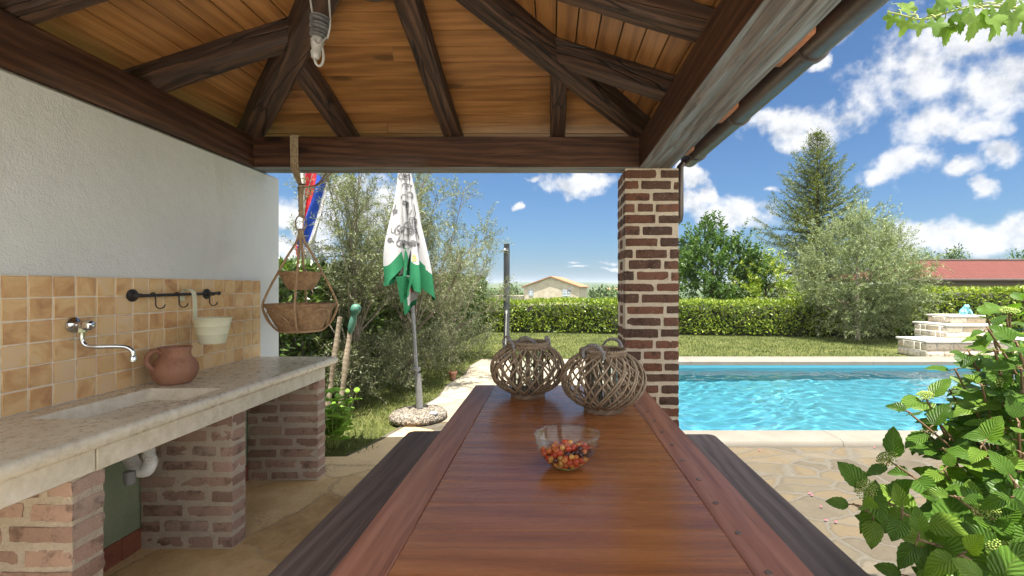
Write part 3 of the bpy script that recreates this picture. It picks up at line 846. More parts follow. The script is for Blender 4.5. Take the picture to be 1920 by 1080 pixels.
# ================================================================== SETTING
def smooth01(a, b, x):
    t = min(1, max(0, (x - a) / (b - a))); return t * t * (3 - 2 * t)
def ground_h(x, y):
    d = -6.0 * smooth01(19, 75, y)
    if y > 350:
        a = smooth01(500, 2300, y)
        d += a * (22 + 7 * math.sin(x * 0.0021 + 0.6) + 5 * math.sin(x * 0.0057 + 2) + 3.5 * mnoise.noise(Vector((x * 0.012, y * 0.006, 3))) + 2.0 * mnoise.noise(Vector((x * 0.05, y * 0.02, 8))))
    return d - 0.018
PX0, PX1, PY0, PY1 = 0.92, 9.55, 4.13, 9.15      # outer edge of the pool coping
def ground():
    xs = sorted(set([-4000, -2500, -1500, -900, -500] + list(np.linspace(-300, 300, 61)) + list(np.linspace(-1500, 2600, 160)) + list(np.linspace(-14, 20, 35)) + [PX0 + .02, PX1 - .02, 4000, 900]))
    ys = sorted(set([-600, -200, -60, -20, -8, -3, 0, PY0 + .02, PY1 - .02, 11, 13, 15, 17, 19, 22] + list(np.linspace(25, 90, 14)) + list(np.geomspace(95, 4000, 46))))
    mb = MB()
    nx = len(xs)
    mb.v = [(x, y, ground_h(x, y)) for y in ys for x in xs]
    for j in range(len(ys) - 1):
        for i in range(nx - 1):
            cx, cy = (xs[i] + xs[i+1]) / 2, (ys[j] + ys[j+1]) / 2
            if PX0 < cx < PX1 and PY0 < cy < PY1: continue
            mb.f.append((j*nx+i, j*nx+i+1, (j+1)*nx+i+1, (j+1)*nx+i)); mb.m.append(0)
    tag(mb.build('ground', M['ground'], smooth=True), kind='structure')
ground()

def sheets():
    mb = MB()
    edge = [(-1.78, 3.86), (-1.66, 4.3), (-1.56, 4.75), (-1.62, 5.3), (-1.5, 6.0), (-1.56, 6.7), (-1.44, 7.5), (-1.5, 8.3), (-1.42, 9.15)]
    z = 0.0
    mb.add([(0.92, 3.86, z), (0.92, 9.15, z)] + [(x, y, z) for x, y in edge[::-1]], [tuple(range(2 + len(edge)))])
    mb.add([(-2.9, 0.0, z), (12, 0.0, z), (12, 3.86, z), (-2.9, 3.86, z)], [(0, 1, 2, 3)])
    mb.add([(0.92, 3.86, z), (12, 3.86, z), (12, 4.13, z), (0.92, 4.13, z)], [(0, 1, 2, 3)])
    tag(mb.build('patio', M['patio']), kind='structure')
    mb = MB()
    e2 = [(-1.6, 4.9), (-1.58, 5.3), (-1.47, 6.0), (-1.53, 6.7), (-1.41, 7.5), (-1.47, 8.3), (-1.39, 9.1)]
    mb.add([(0.9, 4.75, .004), (0.9, 9.1, .004)] + [(x, y, .004) for x, y in e2[::-1]], [tuple(range(9))])
    tag(mb.build('path', M['path']), kind='structure')
    mb = MB()
    mb.add([(-7, -9, z), (12, -9, z), (12, 0, z), (-7, 0, z)], [(0, 1, 2, 3)])
    tag(mb.build('reflector', M['reflector']), kind='structure')  # unseen sheet behind the camera, added to brighten the interior
    mb = MB()
    pts = [(-2.28, 0.1), (1.0, 0.1), (1.02, 1.5), (0.98, 3.4), (0.5, 3.72), (-0.6, 3.86), (-1.2, 4.6), (-1.5, 4.75), (-1.6, 4.3), (-1.74, 3.88), (-2.28, 3.86)]
    mb.add([(x, y, 0.004) for x, y in pts], [tuple(range(len(pts)))])
    tag(mb.build('pavilion_floor', M['floor']), kind='structure')
sheets()

def pool():
    t = empty('swimming_pool', (5.2, 6.6, 0), 'rectangular blue swimming pool with pale stone coping behind the patio', 'swimming pool')
    mb = MB()
    IX0, IX1, IY0, IY1 = 1.25, 9.22, 4.46, 8.6
    def coping_run(a, b, along, o, i):
        n = max(1, round(abs(b - a) / 1.6)); L = (b - a) / n
        for k in range(n):
            s, e = a + L * k + 0.002, a + L * (k + 1) - 0.002
            w = abs(o - i); sg = 1 if o > i else -1
            prof = [(0, -0.03), (0, 0.035), (0.012, 0.048), (0.03, 0.053), (w - 0.05, 0.056), (w - 0.02, 0.05), (w - 0.004, 0.03), (w, 0.0), (w, -0.03)]
            vs = []
            for x in (s, e):
                for (p, z) in prof:
                    q = i + sg * p
                    vs.append((x, q, z) if along == 'x' else (q, x, z))
            m = len(prof)
            fs = [(j, j + 1, m + j + 1, m + j) for j in range(m - 1)] + [tuple(range(m)), tuple(range(m, 2 * m))]
            mb.add(vs, fs)
    coping_run(PX0, PX1, 'x', PY0 - .02, IY0)
    coping_run(PX0, PX1, 'x', PY1 + .02, IY1)
    coping_run(IY0 + .003, IY1 - .003, 'y', PX0 - .02, IX0)
    coping_run(IY0 + .003, IY1 - .003, 'y', PX1 + .02, IX1)
    mb.build('coping', M['coping'], t, smooth='auto')
    mb = MB()
    zb = -1.25
    a = [(IX0, IY0), (IX1, IY0), (IX1, IY1), (IX0, IY1)]
    vs = [(x, y, -0.028) for x, y in a] + [(x, y, zb) for x, y in a]
    mb.add(vs, [(4, 5, 6, 7), (0, 1, 5, 4), (1, 2, 6, 5), (2, 3, 7, 6), (3, 0, 4, 7)])
    bas = mb.build('basin', M['basin'], t)
    # rippled water surface
    nx, ny = 400, 230
    xs = np.linspace(IX0 + .001, IX1 - .001, nx + 1); ys = np.linspace(IY0 + .001, IY1 - .001, ny + 1)
    X, Y = np.meshgrid(xs, ys)
    prng = np.random.default_rng(12)
    Z = np.zeros_like(X)
    wx = X + 0.22 * np.sin(0.9 * Y + 1.3) + 0.12 * np.sin(2.1 * X + 1.7 * Y); wy = Y + 0.18 * np.sin(1.1 * X + 0.4) + 0.1 * np.sin(2.7 * X - 1.9 * Y)
    for lam, amp, n in ((0.8, 0.0010, 3), (0.42, 0.0009, 5), (0.25, 0.0006, 7), (0.14, 0.00025, 8)):
        for q in range(n):
            th = prng.normal(math.pi / 2 + .35, 0.75); k = 2 * math.pi / (lam * prng.uniform(.75, 1.3))
            Z += amp * np.sin(k * (wx * math.cos(th) + wy * math.sin(th)) + prng.uniform(0, 6.28)) * (0.75 + 0.25 * np.sin(X * prng.uniform(.5, 1.5) + Y * prng.uniform(.5, 1.5) + q))
    V = np.stack([X, Y, Z - 0.085], 2).reshape(-1, 3)
    mb = MB()
    mb.v = [tuple(v) for v in V]
    mb.f = [(j * (nx + 1) + i, j * (nx + 1) + i + 1, (j + 1) * (nx + 1) + i + 1, (j + 1) * (nx + 1) + i) for j in range(ny) for i in range(nx)]
    mb.m = [0] * len(mb.f)
    wo = tag(mb.build('pool_water', M['water'], smooth=True), kind='structure')
    wo.cycles.is_caustics_caster = True
    bas.cycles.is_caustics_receiver = True
pool()

# ================================================================== PAVILION
CX, CY, HA, KP = -0.80, 1.995, 1.477, 0.32
ZB, ZT = 2.367, 2.60
def pavilion():
    t = empty('pavilion', (-0.8, 2.0, 0), 'open garden pavilion with white plaster wall, dark timber roof and brick pillar', 'pavilion')
    # wall
    mb = MB()
    mb.box((-2.402, 2.0, 1.182), (0.25, 3.646, 2.364), bev=0.018)
    wall = mb.build('wall', M['plaster'], t, smooth='auto')
    mb = MB()
    mb.box((-2.275, 1.9, 0.43), (0.006, 3.25, 0.62))
    mb.build('painted_dado', M['green_paint'], wall)
    mb = MB()
    y = 0.3
    while y < 3.5:
        mb.box((-2.271, y + 0.15, 0.06), (0.014, 0.296, 0.116), bev=0.003); y += 0.3
    mb.build('skirting', M['skirting'], wall)
    mb = MB()
    s = 0.0986
    y1, z0 = 3.547, 0.909
    mb.box((-2.274, (0.55 + y1) / 2, z0 + 3 * s), (0.018, y1 - 0.55, 6 * s), mi=1)
    k = 0
    while y1 - (k + 1) * s > 0.56:
        for j in range(6):
            rot = Matrix.Rotation(random.uniform(-.012, .012), 3, 'X') @ Matrix.Rotation(random.uniform(-.012, .012), 3, 'Z')
            mb.box((-2.2672, y1 - (k + .5) * s + random.uniform(-.001, .001), z0 + (j + .5) * s + random.uniform(-.001, .001)), (0.011, s - 0.005 + random.uniform(-.001, .001), s - 0.005 + random.uniform(-.001, .001)), rot, 0, bev=0.003)
        k += 1
    mb.build('tile_splashback', [M['splash'], M['grout']], wall, smooth='auto')
    # pillars
    for (ya, yb) in ((3.508, 3.905), (0.05, 0.45)):
        mb = MB()
        brickwork(mb, 0.570, 0.989, ya, yb, 0, ZB - 0.002, course=0.0875, length=0.262, gap=0.021, jit=0.0045, inset=0.005)
        mb.build('brick_pillar', [M['brick_red'], M['mortar_pale']], t, smooth='auto')
    # eave beams
    zc, hh = (ZB + ZT) / 2, ZT - ZB
    beam('eave_beam', (-2.388, 0.30, zc), (-2.388, 3.473, zc), 0.234, hh, M['beam'], t, wobble=0.002, seg=20, bev=0.004)
    beam('eave_beam', (-2.50, 3.574, zc), (0.676, 3.574, zc), 0.196, hh, M['beam'], t, wobble=0.002, seg=20, bev=0.004, under=M['beam_weathered'])
    beam('eave_beam', (0.8065, 0.02, zc), (0.8065, 3.9, zc), 0.257, hh, M['beam'], t, wobble=0.002, seg=24, bev=0.004, under=M['beam_weathered'])
    beam('eave_beam', (-2.268, 0.41, zc), (0.676, 0.41, zc), 0.196, hh, M['beam'], t, wobble=0.002, seg=20, bev=0.004)
    # rafters
    rh, rw = 0.135, 0.112
    def jack_rafter(a, b, off):
        """a: offset of the rafter along the eave from the centre, b: rotation quadrant"""
        tmax = HA - abs(a) + 0.02
        tmax = min(tmax, HA - 0.08)
        q = Matrix.Rotation(b * math.pi / 2, 3, 'Z')
        out = lambda tt: q @ Vector((a, HA - tt, 0)) + Vector((CX, CY, ZT + rh / 2 + 0.012 + KP * tt))
        beam('rafter', out(-0.30 if off else -0.18), out(tmax), rw * random.uniform(.95, 1.08), rh, M['timber'], t, wobble=0.011, seg=18, bev=0.014)
    for a in (-0.79, 0.03, 0.846): jack_rafter(a, 0, 0)
    for a in (-0.795, -0.123, 0.55): jack_rafter(a, 3, 1)
    for a in (0.662, -0.03, -0.75): jack_rafter(a, 1, 0)
    for a in (-0.79, 0.03, 0.82): jack_rafter(a, 2, 0)
    for sx, sy in ((-1, 1), (1, 1), (1, -1), (-1, -1)):
        p = lambda tt: Vector((CX + sx * (HA - tt), CY + sy * (HA - tt), ZT + 0.075 + KP * tt))
        beam('hip_rafter', p(-0.12), p(HA - 0.06), 0.145, 0.17, M['timber'], t, wobble=0.014, seg=26, bev=0.018)
    mb = MB()
    mb.lathe([(0, 2.752), (0.085, 2.752), (0.1, 2.765), (0.1, 3.2)], (CX, CY, 0), 24)
    mb.build('king_post', M['timber'], t, smooth='auto')
    # boarded ceiling: one slope of boards, turned four times
    zc0 = ZT + 0.15
    bw = 0.118
    def zat(s): return zc0 + KP * (HA - s)
    def slope(over):
        mb = MB()
        nb = int(math.ceil((HA + over) / bw))
        for i in range(nb):
            s1 = max(HA + over - bw * (i + 1), 0.02)
            s2 = HA + over - bw * i - 0.008
            if s2 < s1 + .01: continue
            prof = [(s1, 0.018), (s1, 0), (s2, 0), (s2, 0.018)]
            # boards butt at random places along the row
            cuts = [-1.0] + ([random.uniform(-.6, .6)] if s1 > .5 and random.random() < .4 else []) + [1.0]
            for ca, cb in zip(cuts[:-1], cuts[1:]):
                vs = [(c * s, s, zat(s) + dz) for c in (ca + (.002 if ca > -1 else 0), cb) for (s, dz) in prof]
                mb.add(vs, [(j, j + 1, 4 + j + 1, 4 + j) for j in range(3)] + [(0, 1, 2, 3), (4, 5, 6, 7)])
        mb2 = MB()
        e = HA + over + 0.02
        nu, ns = 120, 7
        vs, fs = [], []
        for j in range(ns + 1):
            s = 0.02 + (e - .02) * j / ns
            for i in range(nu + 1):
                u = -s + 2 * s * i / nu
                vs.append((u, s, zat(s) + 0.05 + 0.035 * abs(math.sin(u * math.pi / 0.19))))
        for j in range(ns):
            for i in range(nu):
                fs.append((j*(nu+1)+i, (j+1)*(nu+1)+i, (j+1)*(nu+1)+i+1, j*(nu+1)+i+1))
        mb2.add(vs, fs)
        mb2.add([(sg * s, s, zat(s) + 0.021) for s in (0.0, e) for sg in (-1, 1)], [(0, 1, 3, 2)], 1)
        return mb, mb2
    for k, over in ((0, 0.32), (1, 0.42), (2, 0.22), (3, 0.42)):
        a, b = slope(over)
        for o in (a.build('ceiling_boards', M['plank']), b.build('roof_tiles', [M['roof_orange'], M['underlay']])):
            o.parent = t
            o.location = Vector((CX, CY, 0)) - Vector(t.location)
            o.rotation_euler = (0, 0, k * math.pi / 2)
    # clay tile blocks showing between the beam and the gutter
    for (ya, yb) in ((2.44, 2.69), (1.73, 2.0), (1.33, 1.5), (3.2, 3.35), (0.9, 1.1)):
        mb = MB()
        brick(mb, (0.972, (ya + yb) / 2, 2.44), (0.075, yb - ya, 0.05), 0, 0.0015, 0.001)
        mb.build('tile_block', M['terracotta_tile'], t, smooth=True)
    # gutter
    gx, gz, gr = 1.10, 2.47, 0.068
    def shell(ya, yb, r, th):
        m = MB()
        n = 20
        vs = []
        for y in (ya, yb):
            for rr in (r, r - th):
                for k in range(n + 1):
                    a = math.pi * (0.94 + 1.12 * k / n)
                    vs.append((gx + rr * math.cos(a), y, gz + rr * math.sin(a)))
        q = n + 1
        fs = []
        for k in range(n):
            fs.append((k, k+1, 2*q+k+1, 2*q+k)); fs.append((q+k, 3*q+k, 3*q+k+1, q+k+1))
            fs.append((k, q+k, q+k+1, k+1)); fs.append((2*q+k, 2*q+k+1, 3*q+k+1, 3*q+k))
        m.add(vs, fs)
        return m
    m = shell(-0.15, 3.62, gr, 0.003)
    for y in (-0.15, 3.62):
        m.add([(gx + gr * math.cos(math.pi * (0.94 + 1.12 * k / 20)), y, gz + gr * math.sin(math.pi * (0.94 + 1.12 * k / 20))) for k in range(21)], [tuple(range(21))])
    g = m.build('gutter', M['metal_brown'], t, smooth='auto', recalc=True)
    for y in (2.67, 1.92, 1.17, 3.42, 0.42):
        shell(y - 0.012, y + 0.012, gr + 0.009, 0.009).build('gutter_bracket', M['metal_brown'], g, smooth='auto', recalc=True)
    m = MB()
    m.tube([(1.06, 3.59, 2.44), (1.022, 3.6, 2.40), (1.022, 3.6, 2.02), (1.022, 3.62, 1.985), (1.02, 3.94, 1.93), (0.93, 3.96, 1.9), (0.93, 3.96, 0.03)], 0.027, 14)
    m.build('downpipe', M['metal_brown'], t, smooth='auto')
    return t
pavilion()

# ---------------------------------------------------------------- stone counter with sink
def counter():
    t = empty('stone_counter', (-1.97, 2.2, 0), 'long beige limestone sink counter on low brick piers along the tiled wall', 'counter')
    Z = 0.909; X0, X1 = -2.262, -1.665; Y0, Y1 = 0.55, 3.555
    sx0, sx1, sy0, sy1 = -2.14, -1.755, 1.86, 2.43
    mb = MB()
    th = 0.058
    xs = [X0, sx0, sx1, X1 - 0.022]; ys = [Y0, sy0, sy1, Y1 - 0.022]
    vs = [(x, y, Z) for y in ys for x in xs]
    fs = [(j*4+i, j*4+i+1, (j+1)*4+i+1, (j+1)*4+i) for j in range(3) for i in range(3) if not (i == 1 and j == 1)]
    mb.add(vs, fs)
    # rounded nosing front and far end
    n = 8
    prof = [(0.022 * math.sin(a), -0.022 + 0.022 * math.cos(a)) for a in [math.pi / 2 * k / n for k in range(n + 1)]] + [(0.022, -0.04), (0.014, -0.052), (0.006, -th), (-0.05, -th)]
    rows = []
    for (d, z) in prof:
        rows.append([(X1 - 0.022 + d, Y0, Z + z), (X1 - 0.022 + d, Y1 - 0.022 + d, Z + z), (X0, Y1 - 0.022 + d, Z + z)])
    vs = [p for r in rows for p in r]
    fs = []
    for i in range(len(rows) - 1):
        for k in range(2): fs.append((i*3+k, (i+1)*3+k, (i+1)*3+k+1, i*3+k+1))
    mb.add(vs, fs)
    mb.add([(X0, Y0, Z - th), (X1 - .072, Y0, Z - th), (X1 - .072, Y1 - .072, Z - th), (X0, Y1 - .072, Z - th)], [(0, 3, 2, 1)])
    # sink basin with sloping sides
    zt, zb = Z, Z - 0.15
    ins = 0.03
    r1 = [(sx0, sy0), (sx1, sy0), (sx1, sy1), (sx0, sy1)]
    def rr(x0, x1, y0, y1, r, z, m=6):
        out = []
        for (cx, cy, a0) in ((x1 - r, y0 + r, -90), (x1 - r, y1 - r, 0), (x0 + r, y1 - r, 90), (x0 + r, y0 + r, 180)):
            for k in range(m + 1):
                a = R(a0 + 90 * k / m); out.append((cx + r * math.cos(a), cy + r * math.sin(a), z))
        return out
    rings = [rr(sx0, sx1, sy0, sy1, 0.004, zt), rr(sx0 + .012, sx1 - .012, sy0 + .012, sy1 - .012, 0.03, zt - 0.018), rr(sx0 + .03, sx1 - .02, sy0 + .05, sy1 - .04, 0.05, zb + 0.03), rr(sx0 + .07, sx1 - .06, sy0 + .1, sy1 - .09, 0.06, zb)]
    m = len(rings[0])
    vs = [p for r in rings for p in r]
    fs = []
    for i in range(3):
        for k in range(m): fs.append((i*m+k, i*m+(k+1) % m, (i+1)*m+(k+1) % m, (i+1)*m+k))
    fs.append(tuple(3*m+k for k in range(m)))
    mb.add(vs, fs, 1)
    slab = mb.build('slab', [M['limestone'], M['limestone_rough']], t, smooth='auto')
    mb = MB(); mb.lathe([(0, 0.004), (0.025, 0.004), (0.03, 0.0)], (-1.95, 2.15, zb + .001), 20)
    mb.build('drain', M['chrome'], slab, smooth=True)
    # apron panels with a dark joint between
    ax = -1.731
    for ya, yb in ((0.55, 1.730), (1.736, 3.49)):
        mb = MB()
        mb.box((ax - 0.02, (ya + yb) / 2, (0.749 + Z - th - .008) / 2), (0.04, yb - ya, Z - th - .008 - 0.749), bev=0.003)
        mb.build('apron_panel', M['limestone_rough'], t, smooth='auto')
    mb = MB()
    mb.box((-2.01, 3.47, (0.749 + Z - th - .008) / 2), (0.515, 0.04, Z - th - .008 - 0.749), bev=0.003)
    mb.build('apron_panel', M['limestone_rough'], t, smooth='auto')
    for (ya, yb, xr) in ((1.661, 1.783, -1.735), (2.509, 2.624, -1.744), (3.398, 3.512, -1.728)):
        mb = MB()
        brickwork(mb, -2.268, xr - 0.012, ya, yb, 0, 0.752 if yb < 3.4 else 0.748, course=0.087, length=0.24, gap=0.024, jit=0.006, inset=0.004)
        mb.build('brick_pier', [M['brick_dusty'], M['mortar_tan']], t, smooth='auto')
    # corrugated waste pipe under the sink
    mb = MB()
    path = [Vector(p) for p in ((-1.93, 2.18, 0.75), (-1.93, 2.18, 0.66), (-1.92, 2.18, 0.61), (-1.95, 2.19, 0.565), (-2.0, 2.2, 0.57), (-2.04, 2.21, 0.61), (-2.09, 2.22, 0.64), (-2.262, 2.24, 0.65))]
    pts, rad = [], []
    N = 90
    for k in range(N + 1):
        u = k / N * (len(path) - 1); i = min(int(u), len(path) - 2); f = u - i
        p0, p1, p2, p3 = path[max(i-1, 0)], path[i], path[i+1], path[min(i+2, len(path)-1)]
        pts.append(0.5 * ((2*p1) + (p2-p0)*f + (2*p0-5*p1+4*p2-p3)*f*f + (3*p1-p0-3*p2+p3)*f**3))
        rad.append(0.026 + 0.0035 * (1 if k % 2 else -1))
    mb.tube(pts, rad, 14)
    wp = mb.build('waste_pipe', M['white_plastic'], t, smooth=False)
    mb = MB(); mb.lathe([(0, -.03), (0.02, -.03), (0.024, 0), (0.024, .03), (0, .03)], (-2.0, 2.16, 0.545), 14)
    mb.build('pipe_plug', M['grey_plastic'], wp, smooth='auto')
counter()

def smooth_path(path, n):
    path = [Vector(p) for p in path]
    out = []
    for k in range(n + 1):
        u = k / n * (len(path) - 1); i = min(int(u), len(path) - 2); f = u - i
        p0, p1, p2, p3 = path[max(i-1, 0)], path[i], path[i+1], path[min(i+2, len(path)-1)]
        out.append(0.5 * ((2*p1) + (p2-p0)*f + (2*p0-5*p1+4*p2-p3)*f*f + (3*p1-p0-3*p2+p3)*f**3))
    return out

def tap():
    t = empty('wall_tap', (-2.26, 2.153, 1.27), 'chrome wall tap with long swan neck spout above the sink', 'tap')
    q = Matrix.Rotation(R(90), 3, 'Y')
    def lx(prof, c, seg=22):
        mb = MB(); mb.lathe(prof, (0, 0, 0), seg)
        mb.v = [tuple(q @ Vector(v) + Vector(c)) for v in mb.v]
        return mb
    c = (-2.262, 2.153, 1.27)
    lx([(0.0, 0), (0.037, 0), (0.036, 0.008), (0.026, 0.016), (0.017, 0.02), (0.017, 0.03), (0.0, 0.03)], c).build('wall_flange', M['chrome'], t, smooth='auto')
    lx([(0.016, 0.028), (0.018, 0.032), (0.018, 0.052), (0.013, 0.056), (0.013, 0.062), (0, 0.062)], c).build('body', M['chrome'], t, smooth='auto')
    mb = lx([(0.012, 0.06), (0.025, 0.063), (0.027, 0.07), (0.022, 0.088), (0.016, 0.093), (0, 0.094)], c, 6)
    h = mb.build('handle', M['chrome'], t, smooth='auto')
    mb = MB()
    mb.tube(smooth_path([(-2.22, 2.153, 1.268), (-2.22, 2.153, 1.225), (-2.218, 2.154, 1.19), (-2.2, 2.16, 1.169), (-2.165, 2.172, 1.164), (-2.11, 2.195, 1.163), (-2.068, 2.214, 1.157), (-2.047, 2.224, 1.135), (-2.045, 2.226, 1.1)], 48), 0.0105, 14)
    sp = mb.build('spout', M['chrome'], t, smooth='auto')
    mb = MB(); mb.lathe([(0.012, 0), (0.0145, 0.002), (0.0145, 0.024), (0.0105, 0.03)], (-2.045, 2.226, 1.085), 16)
    mb.build('aerator', M['chrome'], sp, smooth='auto')
    mb = MB(); mb.lathe([(0.01, -0.012), (0.017, -0.01), (0.017, 0.01), (0.01, 0.012)], (-2.22, 2.153, 1.245), 8)
    mb.build('spout_nut', M['chrome'], sp, smooth='auto')
tap()

def rail():
    t = empty('hook_rail', (-2.26, 2.72, 1.405), 'black iron hook rail on the ochre tiles', 'hook rail')
    mb = MB(); mb.tube([(-2.212, 2.43, 1.402), (-2.212, 3.03, 1.408)], 0.009, 12); 
    mb.ball((-2.212, 2.43, 1.402), 0.013); mb.ball((-2.212, 3.03, 1.408), 0.013)
    mb.build('rod', M['black_iron'], t, smooth='auto')
    q = Matrix.Rotation(R(90), 3, 'Y')
    for y in (2.455, 2.985):
        mb = MB(); mb.lathe([(0, 0), (0.034, 0), (0.034, 0.006), (0.02, 0.012), (0.012, 0.02), (0.011, 0.05), (0, 0.06)], (0, 0, 0), 18)
        mb.v = [tuple(q @ Vector(v) + Vector((-2.261, y, 1.404))) for v in mb.v]
        mb.build('bracket', M['black_iron'], t, smooth='auto')
    for y in (2.53, 2.69, 2.93):
        mb = MB()
        pts = [(-2.212 + 0.0125 * math.cos(a), y, 1.405 + 0.0125 * math.sin(a)) for a in [R(200 - 20 * k) for k in range(12)]]
        pts += smooth_path([(-2.2, y, 1.395), (-2.198, y, 1.37), (-2.2, y + .004, 1.345), (-2.19, y + .012, 1.33), (-2.172, y + .02, 1.335), (-2.165, y + .024, 1.352)], 14)
        mb.tube(pts, 0.0035, 8)
        mb.build('hook', M['black_iron'], t, smooth='auto')
rail()

def bucket():
    c = Vector((-2.075, 2.79, 1.105))
    t = empty('hanging_bucket', c, 'small cream enamel bucket hanging by its strap from the black rail', 'bucket')
    mb = MB()
    prof = [(0, 0.004), (0.064, 0.004), (0.066, 0), (0.068, 0.004), (0.079, 0.055), (0.081, 0.058), (0.0805, 0.062), (0.09, 0.105), (0.092, 0.108), (0.0915, 0.112), (0.0985, 0.148), (0.102, 0.152), (0.102, 0.156), (0.098, 0.157), (0.095, 0.15), (0.066, 0.012), (0, 0.01)]
    mb.lathe(prof, c, 40)
    mb.build('body', M['cream_metal'], t, smooth='auto')
    path = smooth_path([(-2.165, 2.775, 1.2), (-2.17, 2.775, 1.27), (-2.172, 2.775, 1.36), (-2.178, 2.775, 1.41), (-2.197, 2.775, 1.433), (-2.222, 2.775, 1.436), (-2.243, 2.775, 1.42), (-2.248, 2.775, 1.385), (-2.246, 2.775, 1.365)], 40)
    mb = MB(); vs, fs = [], []
    for i, p in enumerate(path):
        a = path[max(i-1, 0)]; b = path[min(i+1, len(path)-1)]
        tg = (b - a).normalized(); nr = tg.cross(Vector((0, 1, 0))).normalized() * 0.0015
        for sy in (-1, 1):
            for sn in (-1, 1): vs.append(p + Vector((0, sy * 0.016, 0)) + nr * sn)
    for i in range(len(path) - 1):
        a, b = i * 4, i * 4 + 4
        fs += [(a, b, b+2, a+2), (a+1, a+3, b+3, b+1), (a, a+1, b+1, b), (a+2, b+2, b+3, a+3)]
    mb.add(vs, fs)
    mb.build('strap', M['cream_metal'], t, smooth='auto')
bucket()

def jug():
    c = Vector((-2.115, 2.56, 0.911))
    t = empty('clay_jug', c, 'round terracotta jug with a loop handle standing beside the sink', 'jug')
    mb = MB()
    prof = [(0, 0), (0.07, 0), (0.076, 0.004), (0.094, 0.028), (0.107, 0.06), (0.109, 0.08), (0.103, 0.106), (0.088, 0.132), (0.074, 0.148), (0.070, 0.16), (0.072, 0.182), (0.078, 0.198), (0.078, 0.203), (0.072, 0.202), (0.066, 0.165), (0.085, 0.13), (0.1, 0.09), (0.07, 0.012), (0, 0.01)]
    mb.lathe(prof, c, 48)
    mb.build('body', M['clay'], t, smooth='auto')
    mb = MB()
    a = Vector((-0.35, -0.94, 0)).normalized()
    mb.tube([c + a * r + Vector((0, 0, z)) for r, z in [(v.x, v.z) for v in smooth_path([(0.068, 0, 0.172), (0.088, 0, 0.188), (0.112, 0, 0.186), (0.132, 0, 0.165), (0.135, 0, 0.135), (0.122, 0, 0.108), (0.104, 0, 0.092)], 26)]], 0.0125, 12)
    mb.build('handle', M['clay'], t, smooth='auto')
jug()

